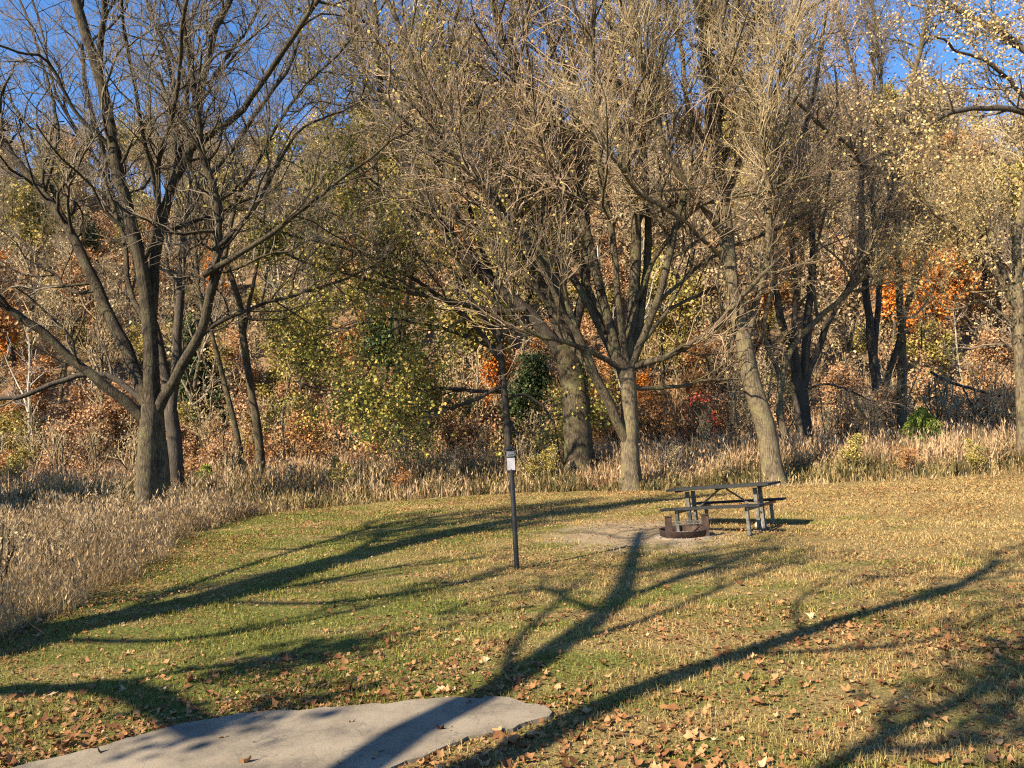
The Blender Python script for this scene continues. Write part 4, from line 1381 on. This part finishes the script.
# ------------------------------------------------------------------ built objects
def bevel_box(bm, c, s, rot=None, bev=0.006):
    r_ = bmesh.ops.create_cube(bm, size=1.0)
    vs_ = r_['verts']
    from mathutils import Matrix, Vector
    bmesh.ops.scale(bm, vec=s, verts=vs_)
    if bev:
        es = list({e for v_ in vs_ for e in v_.link_edges})
        rr_ = bmesh.ops.bevel(bm, geom=es, offset=min(bev, min(s) * 0.3), segments=2, affect='EDGES', profile=0.5)
        vs_ = list({v_ for f_ in rr_['faces'] for v_ in f_.verts} | {v_ for v_ in vs_ if v_.is_valid})
    if rot:
        bmesh.ops.rotate(bm, cent=(0, 0, 0), matrix=Matrix.Rotation(rot[1], 3, rot[0]), verts=vs_)
    bmesh.ops.translate(bm, vec=c, verts=vs_)


def bm_obj(name, bm, mat, parent):
    me_ = bpy.data.meshes.new(name)
    bmesh.ops.recalc_face_normals(bm, faces=bm.faces)
    bm.to_mesh(me_)
    bm.free()
    return obj(name, me_, mat, parent)


def box_obj(name, boxes, mat, parent, bev=0.006):
    bm = bmesh.new()
    for bx_ in boxes:
        bevel_box(bm, *bx_[:2], rot=bx_[2] if len(bx_) > 2 else None, bev=bev)
    return bm_obj(name, bm, mat, parent)


def lathe(name, prof, mat, parent, seg=40, loc=(0, 0, 0)):
    n = len(prof)
    th = np.arange(seg) * 2 * math.pi / seg
    V = np.array([[r_ * math.cos(a), r_ * math.sin(a), z] for r_, z in prof for a in th]) + np.array(loc)
    i = np.arange(n - 1)[:, None] * seg
    s = np.arange(seg)[None, :]
    s2 = (s + 1) % seg
    Q = np.stack([i + s, i + s2, i + seg + s2, i + seg + s], -1).reshape(-1, 4)
    return obj(name, mesh(name, V, Q), mat, parent)


def pipe(pts, r_, sides=10):
    P = resample(pts, max(8, len(pts) * 4))
    return tubes(P[None], np.full((1, len(P)), r_), sides)


# picnic table
TB = np.array([(725 - 512) / F * 11.6, 11.6])
tb = empty('picnic_table', (TB[0], TB[1], float(height(*TB)) + 0.01), R(-14))
tb.rotation_euler = (0, -math.atan(0.10), R(-34))
tb.scale = (0.92, 0.92, 0.90)
tb.location.z -= 0.03
tag(tb, 'dark plank picnic table with pale steel legs and two attached benches, behind the fire ring', 'picnic table')
LT = 1.74
LB = 1.64
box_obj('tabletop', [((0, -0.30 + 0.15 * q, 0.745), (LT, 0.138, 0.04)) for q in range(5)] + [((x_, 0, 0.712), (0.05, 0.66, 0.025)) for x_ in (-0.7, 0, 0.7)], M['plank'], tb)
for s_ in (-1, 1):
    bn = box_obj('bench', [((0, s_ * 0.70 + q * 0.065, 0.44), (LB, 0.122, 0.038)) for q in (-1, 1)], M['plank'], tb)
    for x_ in (-0.58, 0.58):
        box_obj('leg', [((x_, s_ * 0.70, 0.20), (0.05, 0.06, 0.44)), ((x_, s_ * 0.70, -0.012), (0.07, 0.16, 0.02))], M['metal_leg'], bn, 0.004)
for x_ in (-0.58, 0.58):
    box_obj('pedestal', [((x_, -0.14, 0.345), (0.06, 0.06, 0.70)), ((x_, 0.14, 0.345), (0.06, 0.06, 0.70)), ((x_, 0, -0.01), (0.09, 0.5, 0.03))], M['metal_leg'], tb, 0.004)
    box_obj('cross_beam', [((x_ + 0.045, 0, 0.395), (0.03, 1.62, 0.05))], M['metal_dark'], tb, 0.004)
for s_ in (-1, 1):
    V, Q = pipe([(s_ * 0.06, 0, 0.70), (s_ * 0.545, 0, 0.34)], 0.016)
    obj('brace', mesh('brace', V, Q), M['metal_leg'], tb)

# fire ring
FR = ground(684, 536)
fr = empty('fire_ring', (FR[0], FR[1], float(height(*FR))))
fr.rotation_euler = (0, -math.atan(0.05), 0)
fr.scale = (0.8, 0.8, 0.85)
tag(fr, 'low rusty steel fire ring with a raised grill, in front of the picnic table', 'fire ring')
lathe('pad', [(0.0, 0.018), (0.50, 0.018), (0.545, 0.012), (0.55, -0.05)], M['pad'], fr, 48)
lathe('ring', [(0.42, 0.02), (0.42, 0.125), (0.45, 0.13), (0.455, 0.125), (0.44, 0.115), (0.435, 0.02), (0.42, 0.02)], M['rust'], fr, 48)
lathe('ash_bed', [(0.0, 0.06), (0.2, 0.055), (0.415, 0.03)], M['ash'], fr, 32)
for s_ in (-1, 1):
    box_obj('grill_post', [((s_ * 0.33, -0.30, 0.19), (0.13, 0.012, 0.36)), ((s_ * 0.33, -0.30, 0.385), (0.15, 0.05, 0.02))], M['rust'], fr, 0.003)
gp = []
for q in range(9):
    gp.append(pipe([(-0.28 + q * 0.07, -0.28, 0.235), (-0.28 + q * 0.07, 0.12, 0.235)], 0.006, 6))
for yy in (-0.28, 0.12):
    gp.append(pipe([(-0.33, yy, 0.235), (0.33, yy, 0.235)], 0.009, 6))
for s_ in (-1, 1):
    gp.append(pipe([(s_ * 0.33, -0.28, 0.235), (s_ * 0.33, 0.12, 0.235)], 0.009, 6))
V, Q = join(gp)
obj('grill', mesh('grill', V, Q), M['metal_leg'], fr)

# pale stone by the table leg
g = np.random.default_rng(8)
bm = bmesh.new()
bmesh.ops.create_icosphere(bm, subdivisions=3, radius=0.09)
for v_ in bm.verts:
    v_.co *= 1 + 0.16 * math.sin(v_.co.x * 40) * math.cos(v_.co.y * 31 + 1)
    v_.co.z *= 0.75
sp_ = ground(761, 528)
o = bm_obj('stone', bm, M['stone'], None)
o.location = (sp_[0], sp_[1], float(height(*sp_)) + 0.04)
tag(o, 'pale round stone on the grass below the right end of the table', 'stone')

# site post with its lantern-like marker box
PB = ground(517, 570)
po = empty('marker_post', (PB[0], PB[1], float(height(*PB))))
po.rotation_euler = (0, R(-3.2), 0)
tag(po, 'thin black metal post in the lawn with a small capped box and white card', 'post')
V, Q = tubes(np.array([[[0, 0, -0.2], [0, 0, 0.6], [0, 0, 1.2]]]), np.full((1, 3), 0.031), 14)
obj('pole', mesh('pole', V, Q), M['metal_dark'], po)
box_obj('marker_box', [((0, 0.0, 1.30), (0.105, 0.04, 0.26))], M['metal_dark'], po, 0.006)
box_obj('cap', [((0, 0, 1.445), (0.13, 0.075, 0.022)), ((0, 0, 1.465), (0.07, 0.045, 0.022))], M['metal_dark'], po, 0.006)
sgn = box_obj('number_plate', [((0, -0.0235, 1.385), (0.095, 0.004, 0.062))], M['grey_plate'], po, 0.001)
box_obj('marking', [((0.0, -0.0265, 1.372), (0.07, 0.002, 0.012))], M['metal_dark'], sgn, 0.0)
box_obj('card', [((0, -0.026, 1.262), (0.095, 0.005, 0.145))], M['white'], po, 0.001)
